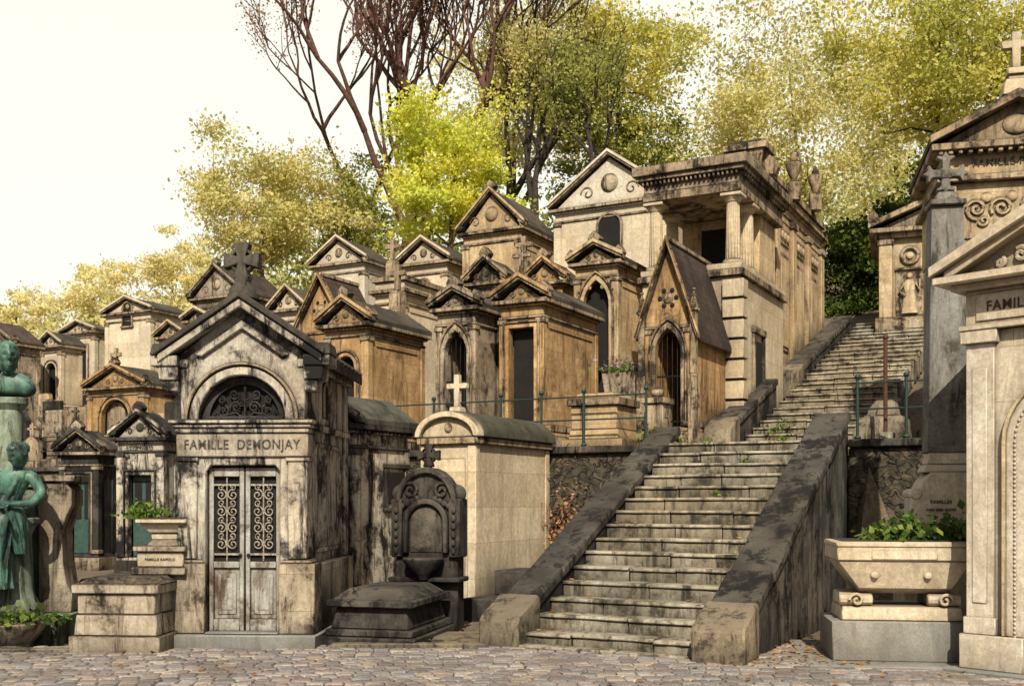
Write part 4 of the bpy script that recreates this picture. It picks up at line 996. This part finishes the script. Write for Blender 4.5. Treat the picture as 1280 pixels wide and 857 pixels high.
def baretree(name,px_,D_,qtop,tr,barkm,leafm=None,nl=0,ls=.09,seed=1,lean=0.,levels=6,wide=.42,up=.12,first=.3,spreadleaf=.25):
    R=random.Random(seed); x,y=pl(px_,D_); zb=th(x,y); H=elev(qtop,D_)-zb; tubes=[];tips=[]
    def br(p,d,L,r,lv):
        n=4; pts=[p]; q=p; dd=d
        for i in range(n):
            dd=(dd+Vector((R.gauss(0,.12),R.gauss(0,.12),R.gauss(up,.06)))).normalized(); q=q+dd*L/n; pts.append(q)
        tubes.append((pts,[max(.007,r*(1-.4*i/n)) for i in range(n+1)],7 if lv>3 else 4))
        if lv<=2: tips.extend(pts[1:])
        if lv==0: return
        k=R.choice([2,3]) if lv>=levels else R.choice([2,3,3])
        for j in range(k):
            nd=(dd+Vector((R.gauss(0,wide),R.gauss(0,wide),R.uniform(0,.35)))).normalized()
            br(pts[-1] if j<2 else pts[R.choice([2,3])],nd,L*R.uniform(.62,.84),r*(.62 if j else .72),lv-1)
    br(Vector((x,y,zb-.2)),Vector((lean,0,1)).normalized(),H*first,tr,levels)
    C=None
    if leafm:
        T=np.array([tuple(t) for t in tips]); idx=rng.integers(0,len(T),nl); C=T[idx]+rng.normal(size=(nl,3))*spreadleaf
    return treeobj(name,tubes,C,ls,barkm,leafm)
baretree('bare_tree',498,40,-150,.27,'barkred','lf_rust',8000,.07,3,-.08,7,.46,.10,.36)
baretree('bare_tree',528,42,-180,.29,'barkred','lf_rust',8000,.07,21,-.02,7,.44,.10,.36)
baretree('bare_tree',445,45,-40,.20,'barkred','lf_rust',6000,.075,8,-.10,6,.46,.1,.36)
baretree('bare_tree',628,50,-80,.26,'bark','lf_yel',8000,.09,9,.03,6)
baretree('bare_tree',700,44,-60,.22,'bark','lf_yel',8000,.09,12,-.02,5)
baretree('bare_tree',775,41,-30,.20,'bark','lf_green',7000,.09,14,-.1,5)
tree('lime_yellow_tree',565,36,215,74,98,90,24000,.09,'lf_lime','barkpale',.14)
tree('autumn_tree',330,42,262,105,85,90,22000,.095,'lf_yel','barkpale',.16)
tree('autumn_tree',430,45,275,60,65,50,11000,.1,'lf_green','barkpale',.16)
tree('autumn_tree',215,58,350,80,48,50,11000,.12,'lf_pale','barkpale',.14)
tree('autumn_tree',120,60,375,60,42,40,8000,.12,'lf_pale','barkpale',.14)
tree('autumn_tree',20,58,398,60,42,40,6500,.12,'lf_pale','barkpale',.14)
tree('autumn_tree',640,56,130,110,110,90,15000,.13,'lf_yel','bark',.22)
tree('autumn_tree',770,52,80,120,90,90,17000,.13,'lf_yg','bark',.22)
tree('autumn_tree',790,54,190,110,60,60,12000,.13,'lf_green','bark',.22)
tree('autumn_tree',985,38,170,125,140,90,23000,.095,'lf_yel','barkpale',.13,leanx=1.3)
tree('autumn_tree',1170,30,80,110,110,90,23000,.08,'lf_yg','bark',.14)
tree('autumn_tree',1300,30,110,100,140,70,15000,.09,'lf_green','bark',.18)
tree('autumn_tree',1120,48,160,140,160,90,18000,.12,'lf_yel','bark',.2)
tree('evergreen_tree',1085,33,335,66,75,60,16000,.09,'lf_dark','bark',.13,hollow=.2)
tree('evergreen_tree',1150,36,300,75,90,60,13000,.1,'lf_dark','bark',.13,hollow=.2)
C=[]
for i in range(260):
    px_=random.uniform(330,1400); D_=random.uniform(42,62); x_,y_=pl(px_,D_); z_=th(x_,y_)
    C.append(rng.normal(size=(120,3))*np.array([1.1,1.1,1.0])+np.array([x_,y_,z_+random.uniform(.5,3.5)]))
leafobj('distant_shrubs',np.concatenate(C),.17,'lf_green')
C=[]
for i in range(90):
    px_=random.uniform(-50,420); D_=random.uniform(48,62); x_,y_=pl(px_,D_); z_=th(x_,y_)
    C.append(rng.normal(size=(90,3))*np.array([1.2,1.2,.8])+np.array([x_,y_,z_+random.uniform(.3,1.5)]))
leafobj('distant_shrubs',np.concatenate(C),.17,'lf_yel')
for (a_,b_,z_,s_,n_) in ((-1.55,5.35,2.5,.25,220),(-1.3,5.5,2.5,.22,160),(.3,4.1,2.1,.1,40),(-.4,9.,2.9,.2,60),(.2,3.1,1.65,.07,25),(-.9,6.2,2.45,.15,60),(-.5,8.6,2.75,.2,60),(.6,5.0,2.45,.1,40),(-.95,1.7,.85,.06,20),(.95,3.4,1.8,.06,25)):
    x_,y_=wxy(a_,b_); tuft('weeds',x_,y_,z_,s_,s_,s_,n_,.04)
x_,y_=wxy(-2.75,4.85); C=rng.normal(size=(900,3))*np.array([.2,.1,.4])+np.array([x_,y_,1.0]); leafobj('ivy',C,.045,'lf_rust')
x_,y_=pl(785,19.6); tuft('flower_planter_plants',x_,y_,3.92,.5,.3,.16,300,.05); tuft('flower_blooms',x_,y_,3.96,.5,.3,.18,200,.045,'flower')
b=B('grave_planter',(x_,y_,2.5),SR); b.box('block','orn',-.42,.42,-.3,.5,0,.75); b.box('block','orn',-.48,.48,-.35,.55,.75,.85); b.box('trough','grey',-.35,.35,-.22,.4,.85,1.4,-.06,-.04); b.done()
V=[]
for i in range(1000):
    r_=random.random()
    if r_<.4: x_,y_,z_=random.uniform(2.3,3.6),random.uniform(10.3,12.6),.03
    elif r_<.62: x_,y_,z_=random.uniform(-6,6),random.uniform(8.2,11.5),.03
    elif r_<.8:
        k_=random.randint(0,14); x_,y_=wxy(random.choice([-1,1])*random.uniform(.5,1.),k_*.327+random.uniform(.05,.3)); z_=(k_+1)*.163+.01
    else: x_,y_,z_=random.uniform(-1.,.3),random.uniform(11.8,14),.03
    V.append((x_,y_,z_))
V=np.array(V); Q=leafquads(V,.045,1.3); Q[:,2]=np.repeat(V[:,2],4)+ (Q[:,2]-np.repeat(V[:,2],4))*.25+.008
me=bpy.data.meshes.new('fallen_leaves'); me.from_pydata([tuple(v) for v in Q],[],[(4*i,4*i+1,4*i+2,4*i+3) for i in range(len(V))]); me.materials.append(M['lf_fall']); link(bpy.data.objects.new('fallen_leaves',me))
# ------------------------------------------------------------------ light
sd=Vector((-.02,-1.,0)).normalized(); el=math.radians(44)
svec=Vector((sd.x*math.cos(el),sd.y*math.cos(el),math.sin(el)))
L=bpy.data.lights.new('sun','SUN'); L.energy=5.0; L.angle=math.radians(.5); L.color=(1.,.90,.73)
o=link(bpy.data.objects.new('sun',L)); o.rotation_euler=svec.to_track_quat('Z','Y').to_euler(); o.location=(-2,-20,30)
L.energy=5.0
w=bpy.data.worlds.new('World'); sc.world=w; w.use_nodes=True; nt=w.node_tree; nt.nodes.clear(); g=G(nt)
sky=g.n('ShaderNodeTexSky',sky_type='NISHITA',sun_disc=False,sun_elevation=el,sun_rotation=math.atan2(svec.x,svec.y),dust_density=4.,air_density=1.)
bg1=g.n('ShaderNodeBackground',{0:sky.outputs[0],1:.05})
gen=g.n('ShaderNodeTexCoord').outputs['Generated']
dt=g.n('ShaderNodeVectorMath',{0:gen,1:Vector((-.35,.9,.25)).normalized()},operation='DOT_PRODUCT').outputs['Value']
hz=g.rng(dt,.35,.8)
bg2=g.n('ShaderNodeBackground',{0:(1.,.96,.78,1.),1:g.math('MULTIPLY',hz,.95)})
ad=g.n('ShaderNodeAddShader',{0:bg1.outputs[0],1:bg2.outputs[0]}); g.n('ShaderNodeOutputWorld',{0:ad.outputs[0]})
# ------------------------------------------------------------------ camera
cam=bpy.data.cameras.new('camera'); cam.sensor_width=36; cam.lens=F/1280*36; cam.shift_y=(625-428.5)/1280; cam.clip_end=2000
co=link(bpy.data.objects.new('camera',cam)); co.location=(0,0,EYE); co.rotation_euler=(math.pi/2,0,0); sc.camera=co
sc.view_settings.view_transform='Standard'; sc.view_settings.look='None'; sc.view_settings.exposure=0
